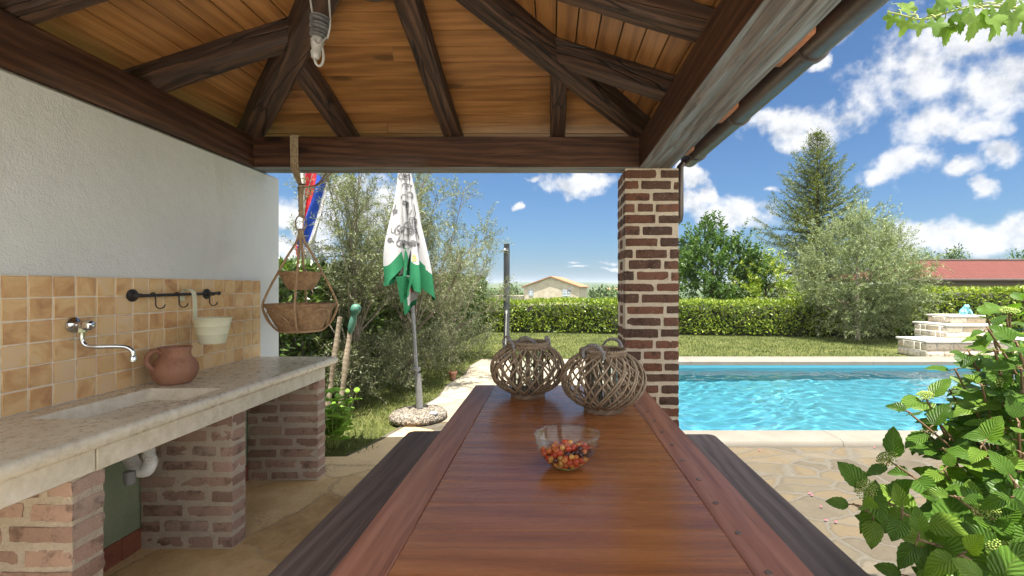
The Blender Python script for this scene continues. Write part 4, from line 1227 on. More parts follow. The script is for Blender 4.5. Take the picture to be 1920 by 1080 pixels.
def hanging_basket():
    c = Vector(((564 - VX) * 3.36 / F, 3.36, 0))
    x, y = c.x, c.y
    t = empty('hanging_basket', (x, y, 1.1), 'two tier brown wicker basket hanging by rope from the far beam', 'basket')
    zz = lambda py: H - (py - VY) * 3.36 / F
    s = 3.36 / F
    def bowl(r, zt, depth, bottom):
        mb = MB()
        prof = []
        n = 12
        for k in range(n + 1):
            a = k / n
            rr = bottom + (r - bottom) * math.sin(a * math.pi / 2) ** 0.8
            prof.append((rr, zt - depth * (1 - a) ** 1.5))
        inner = [(max(0, p[0] - 0.008), p[1] + 0.006) for p in prof[::-1]]
        full = [(0, prof[0][1])] + prof + inner + [(0, inner[-1][1])]
        seg = 72
        mb.lathe(full, (x, y, 0), seg)
        # woven relief
        nv = []
        for i, v in enumerate(mb.v):
            ring, k = divmod(i, seg)
            d = 0.0022 * (1 if (k // 2 + ring) % 2 else -1)
            dx, dy = v[0] - x, v[1] - y; q = math.hypot(dx, dy) + 1e-6
            nv.append((v[0] + dx / q * d, v[1] + dy / q * d, v[2]))
        mb.v = nv
        return mb
    lz, uz = zz(571), zz(512)
    for name, r, z, dep, bot in (('lower_basket', 0.225, lz, 0.19, 0.13), ('upper_basket', 0.138, uz, 0.125, 0.075)):
        b = bowl(r, z, dep, bot).build(name, M['wicker'], t, smooth='auto')
        mb = MB()
        for k in range(3):
            mb.tube([(x + (r + .003) * math.cos(a), y + (r + .003) * math.sin(a), z - 0.006 + k * 0.008 - 0.006) for a in [2 * math.pi * i / 40 for i in range(40)]], 0.0055, 6, closed=True)
        mb.build('rim', M['wicker'], b, smooth=True)
        if name == 'lower_basket':
            mb = MB()
            for q in range(4):
                a0 = R(20) + q * math.pi / 2
                pts = []
                for k in range(15):
                    u = k / 14
                    a = a0 + (u - 0.5) * 1.25 
                    zq = z - 0.03 - 0.125 * (abs(2 * u - 1) ** 2.2)
                    fr = (z - zq) / 0.19
                    rr = 0.225 - (0.225 - 0.14) * fr ** 1.6 + 0.008
                    pts.append((x + rr * math.cos(a + math.pi / 4), y + rr * math.sin(a + math.pi / 4), zq))
                mb.tube(pts, 0.004, 6)
            mb.build('hoop', M['cane'], b, smooth=True)
            mb = MB()
            mb.tube([(x + 0.135 * math.cos(a), y + 0.135 * math.sin(a), z - 0.192) for a in [2 * math.pi * i / 30 for i in range(30)]], 0.008, 8, closed=True)
            mb.build('base_ring', M['cane'], b, smooth=True)
    for q in range(4):
        a = R(20) + q * math.pi / 2
        prof = [(0.012, zz(438)), (0.03, zz(455)), (0.085, zz(480)), (0.147, zz(512)), (0.2, zz(540)), (0.24, zz(566)), (0.243, zz(578)), (0.215, zz(598)), (0.165, zz(615)), (0.13, zz(621))]
        mb = MB()
        mb.tube(smooth_path([(x + r * math.cos(a), y + r * math.sin(a), z) for r, z in prof], 34), 0.0085, 8)
        mb.build('rib', M['cane'], t, smooth=True)
    mb = MB(); mb.lathe([(0.0, zz(449)), (0.022, zz(447)), (0.02, zz(430)), (0.0, zz(428))], (x, y, 0), 14)
    mb.build('binding', M['rope'], t, smooth='auto')
    mb = MB()
    ring = [(x + 0.04 * math.cos(a) * (1 if math.sin(a) > 0 else 1), y, zz(419) + 0.06 * math.sin(a)) for a in [2 * math.pi * i / 28 for i in range(28)]]
    mb.tube(ring, 0.005, 8, closed=True)
    mb.build('hanging_ring', M['stake'], t, smooth=True)
    # rope over the beam
    mb = MB()
    bx = (551 - VX) * 3.46 / F
    for k in range(4):
        ox = bx + (k - 1.5) * 0.0155
        for r_ in (1,):
            mb.tube(smooth_path([(ox, 3.60, ZT + .008), (ox, 3.48, ZT + 0.006), (ox, 3.463, ZT - 0.02), (ox + .002, 3.463, 2.45), (ox + 0.006, 3.463, ZB - 0.01), ((ox + x) / 2 + .005, 3.42, zz(335)), (x - .004 + k * 0.005, 3.365, zz(352))], 30), 0.0075, 7)
    for dx, yb in ((0.05, 3.64), (0.075, 3.66)):
        mb.tube(smooth_path([(x, y, zz(352)), (x + dx * .6, 3.52, zz(338)), (x + dx, yb, ZB - 0.005), (x + dx, 3.69, 2.45)], 16), 0.0065, 7)
    mb.tube([(x, y, zz(352) + .005), (x, y, zz(372)), (x + .003, y, zz(405))], [0.022, 0.017, 0.017], 9, twist=0.4)
    mb.tube([(x + 0.012 * math.cos(k * 1.1), y + 0.016 * math.sin(k * 1.1), zz(345) - k * (zz(345) - zz(408)) / 40) for k in range(41)], 0.006, 6)
    mb.tube([(x - 0.02, y, zz(352)), (x + .012, y - .025, zz(350)), (x + .03, y, zz(346)), (x, y + .02, zz(349)), (x - .02, y, zz(352))], 0.008, 6)
    mb.build('rope', M['rope'], t, smooth=True)
hanging_basket()

def pulley():
    D = 1.95
    c = P(598, 60, D)
    t = empty('hanging_pulley', c, 'small grey metal pulley block with ropes and an iron ring hanging under the roof', 'pulley')
    q = Matrix.Rotation(R(8), 3, 'Y')
    mb = MB()
    for k, (z, r) in enumerate(((0.052, 0.042), (0.02, 0.039), (-0.01, 0.035))):
        mb.lathe([(0, z + .012), (r * .8, z + .012), (r, z + .009), (r, z + .004), (r * .7, z), (r, z - .004), (r, z - .009), (r * .8, z - .012), (0, z - .012)], (0, 0, 0), 26)
    mb.v = [tuple(q @ Vector(v) + c) for v in mb.v]
    mb.build('sheave', M['sheave'], t, smooth='auto')
    mb = MB(); mb.lathe([(0, -0.02), (0.02, -0.024), (0.028, -0.04), (0.024, -0.06), (0.018, -0.08), (0.022, -0.09), (0.014, -0.115), (0, -0.12)], (0, 0, 0), 18)
    mb.v = [tuple(q @ Vector(v) + c) for v in mb.v]
    mb.build('swivel', M['rope_white'], t, smooth='auto')
    rc = P(598, 104, D)
    mb = MB()
    mb.tube([rc + Vector((0.017 * math.cos(a), 0.006 * math.cos(a), 0.045 * math.sin(a))) for a in [2 * math.pi * i / 26 for i in range(26)]], 0.0055, 8, closed=True)
    mb.build('ring', M['rope_white'], t, smooth=True)
    mb = MB()
    top = lambda xx: min(3.1, ZT + 0.02 + KP * (xx + 2.277))
    mb.tube(smooth_path([P(592, 62, D), P(588, 35, D), P(582, 0, D), P(576, -60, D), (-1.03, D, 3.02)], 24), 0.0042, 7)
    mb.tube(smooth_path([P(614, 72, D), P(619, 45, D), P(617, 0, D), P(612, -60, D), (-0.98, D, 3.04)], 24), 0.0042, 7)
    mb.tube(smooth_path([P(592, 62, D), P(586, 60, D + .01), P(590, 75, D - .03), P(596, 84, D - .03), P(603, 80, D - .02), P(612, 70, D), P(614, 72, D)], 24), 0.004, 7)
    mb.build('rope', M['rope_white'], t, smooth=True)
pulley()

# ================================================================== FURNITURE
TZ = 0.78
def dining_table():
    t = empty('dining_table', (0.05, 1.9, 0), 'long polished brown wooden dining table under the pavilion roof', 'table')
    X0, X1, Y0, Y1 = -0.515, 0.615, 0.62, 3.105
    th = 0.045
    ix0, ix1 = X0 + 0.134, X1 - 0.142
    # inner boards run across (grain along X)
    mb = MB()
    y = Y0
    while y < Y1 - 1e-4:
        w = random.choice((0.16, 0.19, 0.22, 0.25))
        if Y1 - (y + w) < 0.1: w = Y1 - y
        mb.box(((ix0 + ix1) / 2, y + w / 2, TZ - th / 2), (ix1 - ix0 - 0.003, w - 0.0012, th), bev=0.001)
        y += w
    mb.build('board_panel', M['tabletop'], t, smooth=False)
    for xa, xb in ((X0, ix0 - 0.0008), (ix1 + 0.0008, X1)):
        sb = beam('side_board', ((xa + xb) / 2, Y0, TZ - th / 2 + .0005), ((xa + xb) / 2, Y1, TZ - th / 2 + .0005), xb - xa, th, M['table_side'], t, seg=4, bev=0.004)
        mb = MB()
        y = Y0 + 0.1; xi = (xa + 0.09) if xa < 0 else (xb - 0.09)
        if xa > 0:
            while y < Y1:
                mb = MB(); mb.lathe([(0, .003), (.0085, .003), (.009, 0)], (xa + 0.04 + random.uniform(-.006, .006), y, TZ + 0.0005), 10); mb.build('peg', M['bench'], t); y += 0.172
    for x in (X0 + 0.12, X1 - 0.12):
        for y in (Y0 + 0.2, Y1 - 0.3):
            mb = MB(); mb.box((x, y, (TZ - th) / 2), (0.09, 0.09, TZ - th), bev=0.006)
            mb.build('leg', M['table_side'], t, smooth='auto')
    mb = MB()
    for y in (Y0 + .2, Y1 - .3): mb.box((0.05, y, TZ - th - 0.052), (X1 - X0 - 0.33, 0.03, 0.1), bev=0.004)
    for x in (X0 + .12, X1 - .12): mb.box((x, (Y0 + Y1) / 2, TZ - th - 0.052), (0.03, Y1 - Y0 - 0.6, 0.1), bev=0.004)
    mb.build('apron', M['table_side'], t, smooth='auto')
dining_table()

def bench(x0, x1, y0, y1, label):
    xc = (x0 + x1) / 2
    t = empty('bench', (xc, (y0 + y1) / 2, 0), label, 'bench', 'benches beside the dining table')
    mb = MB()
    # plank with rounded far corners
    r = 0.05; out = []
    for (cx, cy, a0) in ((x1 - r, y0 + r, -90), (x1 - r, y1 - r, 0), (x0 + r, y1 - r, 90), (x0 + r, y0 + r, 180)):
        for k in range(7):
            a = R(a0 + 90 * k / 6); out.append((cx + r * math.cos(a), cy + r * math.sin(a)))
    n = len(out)
    def ring(z, d):
        return [(xc + (px - xc) * (1 - d / 0.18), py, z) for px, py in out]
    rings = [ring(0.405, 0.004), ring(0.41, 0), ring(0.445, 0), ring(0.45, 0.004)]
    vs = [p for q in rings for p in q]
    fs = [tuple(range(n))[::-1], tuple(range(3*n, 4*n))]
    for i in range(3):
        for k in range(n): fs.append((i*n+k, i*n+(k+1) % n, (i+1)*n+(k+1) % n, (i+1)*n+k))
    # grain along local X: turn the plank object by 90 degrees
    cy = (y0 + y1) / 2
    mb.add([(v[1] - cy, -(v[0] - xc), v[2]) for v in vs], fs)
    o = mb.build('seat', M['bench'], None, smooth='auto')
    o.parent = t; o.rotation_euler = (0, 0, R(90))
    for y in (y0 + 0.25, y1 - 0.3):
        for x in (x0 + 0.05, x1 - 0.05):
            mb = MB(); mb.box((x, y, 0.2025), (0.06, 0.07, 0.405), bev=0.005)
            mb.build('leg', M['bench'], t, smooth='auto')
    return t
bench(-0.985, -0.635, 0.5, 3.16, 'dark wooden bench between the dining table and the sink counter')
bench(0.755, 1.108, 0.5, 3.09, 'dark wooden bench on the pool side of the dining table')

# ---------------------------------------------------------------- willow lanterns
def lantern(loc, rz, label, hanging):
    t = empty('willow_lantern', loc, label, 'lantern', 'willow lanterns on the table')
    t.rotation_euler = (0, 0, rz)
    RM, ZL, ZH = 0.223, 0.03, 0.315
    def prof(u):
        """u 0 bottom .. 1 top -> (radius, z)"""
        a = -1.17 + u * (1.17 + 1.03)
        return RM * math.cos(a) ** 0.92, 0.172 + 0.157 * math.sin(a)
    def weave(name, sgn, roff, n, w):
        mb = MB()
        for k in range(n):
            a0 = 2 * math.pi * k / n + random.uniform(-.11, .11)
            tw = sgn * random.uniform(0.85, 1.2)
            pts = []
            rad = []
            ro = roff + random.uniform(-.002, .003)
            for i in range(25):
                u = i / 24
                r, z = prof(u)
                a = a0 + tw * u + 0.02 * math.sin(u * 9 + k)
                pts.append((r * math.cos(a) + ro * math.cos(a), r * math.sin(a) + ro * math.sin(a), z)); rad.append(w * (0.85 + 0.25 * math.sin(u * math.pi)))
            mb.tube(pts, rad, 7)
        return mb.build(name, M['willow'], t, smooth=True, world=False)
    weave('willow_weave', 1, 0.004, 29, 0.0052)
    weave('willow_weave', -1, -0.004, 27, 0.0052)
    mb = MB()
    r0, z0 = prof(1.0)
    mb.lathe([(r0 - .01, z0 - 0.014), (r0 + 0.008, z0 - 0.014), (r0 + .01, z0 + 0.012), (r0 - .008, z0 + 0.014), (r0 - .01, z0 - .014)], (0, 0, 0), 40)
    rim = mb.build('rim', M['slat'], t, smooth='auto', world=False)
    mb = MB()
    for j in range(2):
        m = 120
        for ph in (0, math.pi):
            mb.tube([((r0 - .002 + .007 * math.cos(a * 22 + ph)) * math.cos(a), (r0 - .002 + .007 * math.cos(a * 22 + ph)) * math.sin(a), z0 + 0.02 + .006 * math.sin(a * 22 + ph)) for a in [2 * math.pi * i / m for i in range(m)]], 0.0055, 5, closed=True)
        break
    mb.build('rim_braid', M['willow'], rim, smooth=True, world=False)
    mb = MB()
    rb, zb = prof(0)
    mb.lathe([(0, 0.0), (rb + .01, 0.0), (rb + 0.012, 0.012), (rb + .012, 0.03), (rb - .005, 0.038), (0, 0.036)], (0, 0, 0), 36)
    mb.build('base', M['slat'], t, smooth='auto', world=False)
    for k in range(12):
        a = 2 * math.pi * k / 12
        mb = MB()
        mb.box((0.093 * math.cos(a), 0.093 * math.sin(a), 0.17), (0.008, 0.02, 0.27), Matrix.Rotation(a, 3, 'Z'), bev=0.0015)
        mb.build('slat', M['slat'], t, world=False)
    mb = MB()
    mb.lathe([(0.08, 0.036), (0.08, 0.285), (0.077, 0.286), (0.077, 0.036)], (0, 0, 0), 36, closed=True)
    mb.build('glass_cylinder', M['glass'], t, smooth='auto', world=False)
    for sgn in (-1, 1):
        mb = MB()
        c = Vector((sgn * (r0 + 0.008), 0, z0 + 0.006))
        if hanging and sgn > 0:
            path = smooth_path([c + Vector((0, -.05, -.012)), c + Vector((-.01, -.052, .03)), c + Vector((-.03, -.05, .045)), c + Vector((-.035, -.065, .0)), c + Vector((-.06, -.085, -.035)), c + Vector((-.085, -.085, -.03)), c + Vector((-.12, -.06, .02)), c + Vector((-.16, -.03, .05)), c + Vector((-.19, 0, .04)), c + Vector((-.2, 0.02, .0))], 60)
        else:
            w = 0.055
            path = smooth_path([c + Vector((0, -w, -.015)), c + Vector((sgn * .012, -w, .02)), c + Vector((sgn * .02, -w * .6, .05)), c + Vector((sgn * .02, 0, .058)), c + Vector((sgn * .018, w * .6, .048)), c + Vector((sgn * .012, w, .02)), c + Vector((0, w, -.015))], 54)
        for ph in (0, 2.1, 4.2):
            mb.tube([p + Vector((0.0045 * math.cos(i * .8 + ph), 0.0045 * math.sin(i * .8 + ph), 0.004 * math.cos(i * .8 + ph + 1))) for i, p in enumerate(path)], 0.0052, 6)
        mb.build('rope_handle', M['rope_grey'], t, smooth=True, world=False)
    return t
lantern((-0.142, 2.80, TZ + .0012), R(35), 'round woven willow lantern with a drooping rope handle, farther one beside the grey shower post', True)
lantern((0.283, 2.47, TZ + .0012), R(62), 'round woven willow lantern with looped rope handles, nearer one in front of the brick pillar', False)

# ---------------------------------------------------------------- bowl of cherries
BX, BY = 0.06, 1.70
def bowl():
    t = MB()
    outer = [(0, 0.0), (0.045, 0.0), (0.05, 0.003), (0.075, 0.018), (0.1, 0.045), (0.115, 0.078), (0.1215, 0.112), (0.1235, 0.124)]
    inner = [(0.1215, 0.1252), (0.119, 0.112), (0.1125, 0.079), (0.0975, 0.0475), (0.073, 0.0215), (0.047, 0.008), (0, 0.0075)]
    t.lathe(outer + inner, (0, 0, 0), 64)
    o = t.build('glass_bowl', M['glass'], None, smooth=True)
    o.location = (BX, BY, TZ + 0.002)
    tag(o, 'clear glass bowl holding cherries on the table', 'bowl')
bowl()
def cherries():
    n, r = 190, 0.0112
    prng = np.random.default_rng(3)
    p = np.zeros((n, 3))
    a = prng.uniform(0, 2 * np.pi, n); q = np.sqrt(prng.uniform(0, 1, n)) * 0.075
    p[:, 0] = q * np.cos(a); p[:, 1] = q * np.sin(a); p[:, 2] = prng.uniform(0.03, 0.3, n)
    pr = np.array([(0, 0.0078), (0.047, 0.0083), (0.073, 0.0218), (0.0975, 0.0478), (0.1125, 0.0795), (0.119, 0.113), (0.125, 0.3)])
    for it in range(700):
        p[:, 2] -= 0.0012
        for _ in range(3):
            d = p[:, None] - p[None]
            L = np.linalg.norm(d, axis=2) + np.eye(n)
            ov = np.clip(2 * r - L, 0, None)
            np.fill_diagonal(ov, 0)
            p += (d / L[..., None] * ov[..., None] * 0.42).sum(1)
            rad = np.hypot(p[:, 0], p[:, 1])
            lim = np.interp(p[:, 2], pr[:, 1], pr[:, 0]) - r * 1.02
            over = rad > lim
            k = np.where(over, np.maximum(lim, 0.001) / np.maximum(rad, 1e-6), 1.0)
            p[:, 0] *= k; p[:, 1] *= k
            p[:, 2] = np.maximum(p[:, 2], 0.0078 + r)
    protos = []
    for kind, mat in CH:
        mb = MB()
        prof = [(0, -r * 0.95), (r * .5, -r * 0.86), (r * .87, -r * .5), (r, 0), (r * .9, r * .45), (r * .6, r * .8), (r * .25, r * .9), (0, r * .78)]
        mb.lathe(prof, (0, 0, 0), 14)
        me_o = mb.build('cherry', mat, None, smooth=True)
        protos.append([kind, me_o, True])
    w = [0.34, 0.36, 0.2, 0.10]
    for i in range(n):
        k = int(prng.choice(4, p=w))
        kind, o, first = protos[k]
        c = o if first else o.copy()
        if first: protos[k][2] = False
        else: COL.objects.link(c)
        c.location = (BX + p[i, 0], BY + p[i, 1], TZ + 0.002 + p[i, 2])
        s = prng.uniform(0.9, 1.06)
        c.scale = (s, s, s)
        c.rotation_euler = tuple(prng.uniform(0, 6.28, 3))
        tag(c, f'{kind} cherry lying among the others in the glass bowl', 'cherry', f'{kind} cherries in the glass bowl')
cherries()

# ================================================================== FOREGROUND PLANTS
def big_leaf(mb, base, d, up, L, W, curl=0.25, cup=0.2, serr=0.0):
    d = Vector(d).normalized(); up = Vector(up)
    side = d.cross(up); side = side.normalized() if side.length > 1e-5 else d.orthogonal().normalized()
    nr = side.cross(d)
    nu, nv = 11, 6
    vs, uvs = [], []
    ph = random.uniform(0, 6)
    for i in range(nu + 1):
        u = i / nu
        w = W / 2 * (math.sin(math.pi * min(1, u * 0.98 + 0.02) ** 0.72) ** 0.78) * (1 - 0.12 * u)
        if i == nu: w = W * 0.004
        if 0 < i < nu: w *= 1 + 0.05 * (1 if i % 2 else -1)
        for j in range(nv + 1):
            v = j / nv * 2 - 1
            p = Vector(base) + d * (L * u) + side * (w * v) + nr * (cup * w * abs(v) ** 1.4 - curl * L * u * u + 0.018 * L * math.sin(u * 14 + ph + v * 2) * abs(v))
            vs.append(p); uvs.append((u, v * 0.5 + 0.5))
    fs = []
    for i in range(nu):
        for j in range(nv):
            fs.append((i*(nv+1)+j, i*(nv+1)+j+1, (i+1)*(nv+1)+j+1, (i+1)*(nv+1)+j))
    o = mb.add(vs, fs)
    for k, uv in enumerate(uvs): mb.uv[o + k] = uv
def apply_uv(o, mb):
    me = o.data
    ul = me.uv_layers.new(name='UVMap')
    vi = np.zeros(len(me.loops), np.int32); me.loops.foreach_get('vertex_index', vi)
    arr = np.array([mb.uv.get(int(k), (0, 0)) for k in range(len(me.vertices))], np.float32)
    ul.data.foreach_set('uv', arr[vi].ravel())

def hydrangea():
    base = Vector((1.78, 1.62, 0))
    t = empty('hydrangea_bush', base, 'large leafy hydrangea bush with budding pale green flower heads beside the patio', 'bush')
    stems = MB(); leaves = MB()
    heads = []
    # tips read off the photo: pixel x, pixel y, distance, has a flower head
    tips = [(1600, 945, 1.40, 0), (1625, 920, 1.45, 1), (1665, 862, 1.55, 1), (1700, 770, 1.62, 0), (1735, 745, 1.68, 1), (1790, 690, 1.7, 0), (1800, 762, 1.72, 1),
            (1768, 840, 1.6, 0), (1850, 612, 1.55, 0), (1885, 585, 1.72, 1), (1893, 587, 1.62, 1), (1885, 690, 1.6, 1), (1875, 720, 1.5, 1), (1835, 690, 1.85, 1), (1905, 640, 1.4, 0), (1740, 815, 1.7, 1), (1850, 960, 1.3, 1), (1880, 1040, 1.2, 1),
            (1690, 960, 1.35, 0), (1720, 1010, 1.25, 0), (1790, 930, 1.35, 0), (1840, 830, 1.35, 0), (1910, 790, 1.35, 0), (1900, 900, 1.2, 0), (1800, 1040, 1.2, 0), (1930, 700, 1.6, 0), (1960, 620, 1.6, 0), (1980, 820, 1.4, 0), (1700, 1080, 1.3, 0), (1860, 1100, 1.1, 0), (1950, 980, 1.15, 0),
            (1830, 770, 1.6, 0), (1770, 880, 1.55, 0), (1920, 560, 1.75, 0), (1760, 1100, 1.35, 0), (1860, 890, 1.5, 0), (1830, 1000, 1.4, 0), (1890, 960, 1.5, 0), (1865, 655, 1.5, 0), (1840, 720, 1.55, 0), (1900, 730, 1.6, 0), (1780, 730, 1.75, 0), (1925, 620, 1.5, 0), (1880, 800, 1.5, 0), (1815, 655, 1.7, 0), (1920, 850, 1.35, 0), (1760, 790, 1.65, 0), (1850, 590, 1.7, 0), (1915, 690, 1.45, 0)]
    for (px, py, d, fl) in tips:
        tip = P(px, py, d)
        b = base + Vector((random.uniform(-.12, .12), random.uniform(-.12, .12), 0))
        lat = Vector((tip.x - b.x, tip.y - b.y, 0))
        m1 = b + lat * 0.25 + Vector((0, 0, tip.z * 0.42))
        m2 = b + lat * 0.62 + Vector((0, 0, tip.z * 0.78))
        path = smooth_path([b, m1, m2, tip], 22)
        stems.tube(path, [0.0075 - 0.0042 * i / 22 for i in range(23)], 7)
        n = random.randint(3, 4)
        ang = random.uniform(0, 3.14)
        for k in range(n):
            q = 1.0 - 0.13 * k - (0.015 if k == 0 else 0)
            i = min(21, int(q * 22)); p = path[i].lerp(path[i + 1], q * 22 - i) if i < 22 else path[22]
            tg = (path[min(i + 1, 22)] - path[i]).normalized()
            ang += math.pi / 2
            sc = min(1.0, 0.55 + 0.22 * k) if not fl else min(1.0, 0.7 + 0.16 * k)
            for s2 in (0, 1):
                a = ang + s2 * math.pi + random.uniform(-.25, .25)
                o = tg.orthogonal().normalized(); o2 = tg.cross(o)
                out = (o * math.cos(a) + o2 * math.sin(a))
                dd = out * 0.85 + tg * (0.55 if k == 0 else 0.25) + Vector((0, 0, -0.05))
                up = tg * 0.9 + Vector((0, -0.35, 0.75)) - out * 0.1
                L = 0.126 * sc * random.uniform(0.7, 1.2)
                pl = p + out * 0.02
                stems.tube([p, p + out * 0.012 + tg * .004, pl], [0.0026, 0.002, 0.0018], 5)
                big_leaf(leaves, pl, dd, up, L, L * random.uniform(.66, .78), curl=random.uniform(-.05, .5), cup=random.uniform(-.05, .5))
        if fl: heads.append((tip, (path[22] - path[19]).normalized(), random.uniform(0.028, 0.036)))
    stems.build('stem', M['hstem'], t, smooth=True)
    apply_uv(leaves.build('foliage', M['hydrangea'], t, smooth=True), leaves)
    for c, ax, r in heads:
        mb = MB()
        ax = (ax + Vector((0, -.15, 0.4))).normalized()
        q = Vector((0, 0, 1)).rotation_difference(ax)
        for k in range(85):
            a = k * 2.39996; rr = math.sqrt((k + .5) / 85) * r
            z = 0.018 - 0.012 * (rr / r) ** 2 + random.uniform(-.002, .002)
            v = c + q @ Vector((rr * math.cos(a), rr * math.sin(a), z))
            mb.ball(v, random.uniform(.0022, .0034), 6, 4)
        for k in range(12):
            a = k * 2.4; rr = r * (0.4 + 0.5 * random.random())
            mb.tube([c, c + q @ Vector((rr * math.cos(a), rr * math.sin(a), 0.012))], 0.0013, 4)
        mb.build('flower_head', M['bud'], t, smooth=True)
hydrangea()

def grapevine():
    t = empty('grapevine', (2.75, 1.75, 0), 'light green grapevine shoot with lobed leaves overhanging from the upper right', 'vine')
    st = MB(); lv = MB()
    path = smooth_path([(2.75, 1.75, 0), (2.78, 1.72, 1.2), (2.7, 1.75, 2.3), (2.3, 1.75, 2.62), P(1930, 12, 1.75), P(1850, 12, 1.72), P(1790, 20, 1.7), P(1730, 36, 1.68), P(1690, 28, 1.68), P(1664, 22, 1.68)], 90)
    st.tube(path, [0.012 if i < 30 else max(0.002, 0.006 - 0.004 * (i - 30) / 60) for i in range(91)], 8)
    def vleaf(base, d, up, S):
        d = Vector(d).normalized(); side = d.cross(Vector(up)).normalized(); nr = side.cross(d)
        # lobed outline in polar form round the leaf's heart
        n = 60
        vs = [Vector(base) + d * S * 0.42]; uvs = [(0.42, 0.5)]
        for k in range(n):
            a = 2 * math.pi * k / n - math.pi
            lob = 0.5 + 0.13 * math.cos(5 * a) + 0.07 * math.cos(a) + 0.06 * math.cos(3 * a) 
            if abs(abs(a) - math.pi) < 0.3: lob *= 0.62
            lob *= 1 + 0.075 * (1 if k % 2 else -1)
            x, y = S * (0.42 + lob * math.cos(a)), S * lob * math.sin(a) * 1.02
            vs.append(Vector(base) + d * x + side * y + nr * (-0.25 * S * (lob * math.cos(a)) ** 2 + 0.22 * abs(y) + 0.03 * S * math.sin(4 * a)))
            uvs.append((min(1, max(0, x / S)), 0.5 + y / S * 0.6))
        o = lv.add(vs, [(0, 1 + k, 1 + (k + 1) % n) for k in range(n)])
        for k, uv in enumerate(uvs): lv.uv[o + k] = uv
    spec = [(1676, 36, 0.05, -0.3, -1), (1702, 44, 0.055, -.2, -1), (1722, 50, 0.045, .1, -1), (1712, 16, 0.05, -.5, .6), (1748, 30, 0.05, .2, .8), (1755, 48, 0.055, -.2, -1), (1772, 50, 0.07, .3, -1), (1800, 30, 0.07, 0, -1), (1790, 8, 0.05, -.2, 0.8),
            (1835, 30, 0.085, -.25, -1), (1848, 34, 0.08, .35, -1), (1870, 22, 0.09, .1, -1), (1900, 25, 0.08, -.1, -1), (1880, 2, 0.08, .3, .8), (1830, 4, 0.07, -.3, .8), (1925, 15, 0.09, 0, -1), (1950, 20, 0.1, .3, -1), (1760, 12, 0.045, .3, .7), (1980, 0, 0.1, 0, -1)]
    for (px, py, S, dx, dz) in spec:
        p = P(px, py - 14 if dz < 0 else py + 8, random.uniform(1.62, 1.74))
        near = min(path[36:], key=lambda q: (q - p).length)
        st.tube(smooth_path([near, (near + p) / 2 + Vector((0, -.01, .008)), p], 6), 0.0018, 5)
        vleaf(p, (dx, random.uniform(-.3, .3), dz), (random.uniform(-.3, .3), -1, 0.45), S * 1.12)
    for (px, py) in ((1690, 14), (1722, 34), (1795, 56)):
        p = P(px, py, 1.68)
        st.tube(smooth_path([p, p + Vector((-.01, 0, .015)), p + Vector((-.03, 0, .012)), p + Vector((-.035, .003, .02))], 12), 0.0011, 5)
    st.build('stem', M['vstem'], t, smooth=True)
    apply_uv(lv.build('foliage', M['vineleaf'], t, smooth=True), lv)
    mb = MB()
    c = P(1908, 26, 1.66)
    for k in range(70):
        z = random.random(); r = 0.018 * (1 - z) ** .6 + .004; a = random.uniform(0, 6.28)
        mb.ball(c + Vector((r * math.cos(a) - z * .025, r * math.sin(a), 0.01 - z * .05)), 0.0036, 6, 4)
    mb.build('grape_cluster', M['bud'], t, smooth=True)
grapevine()

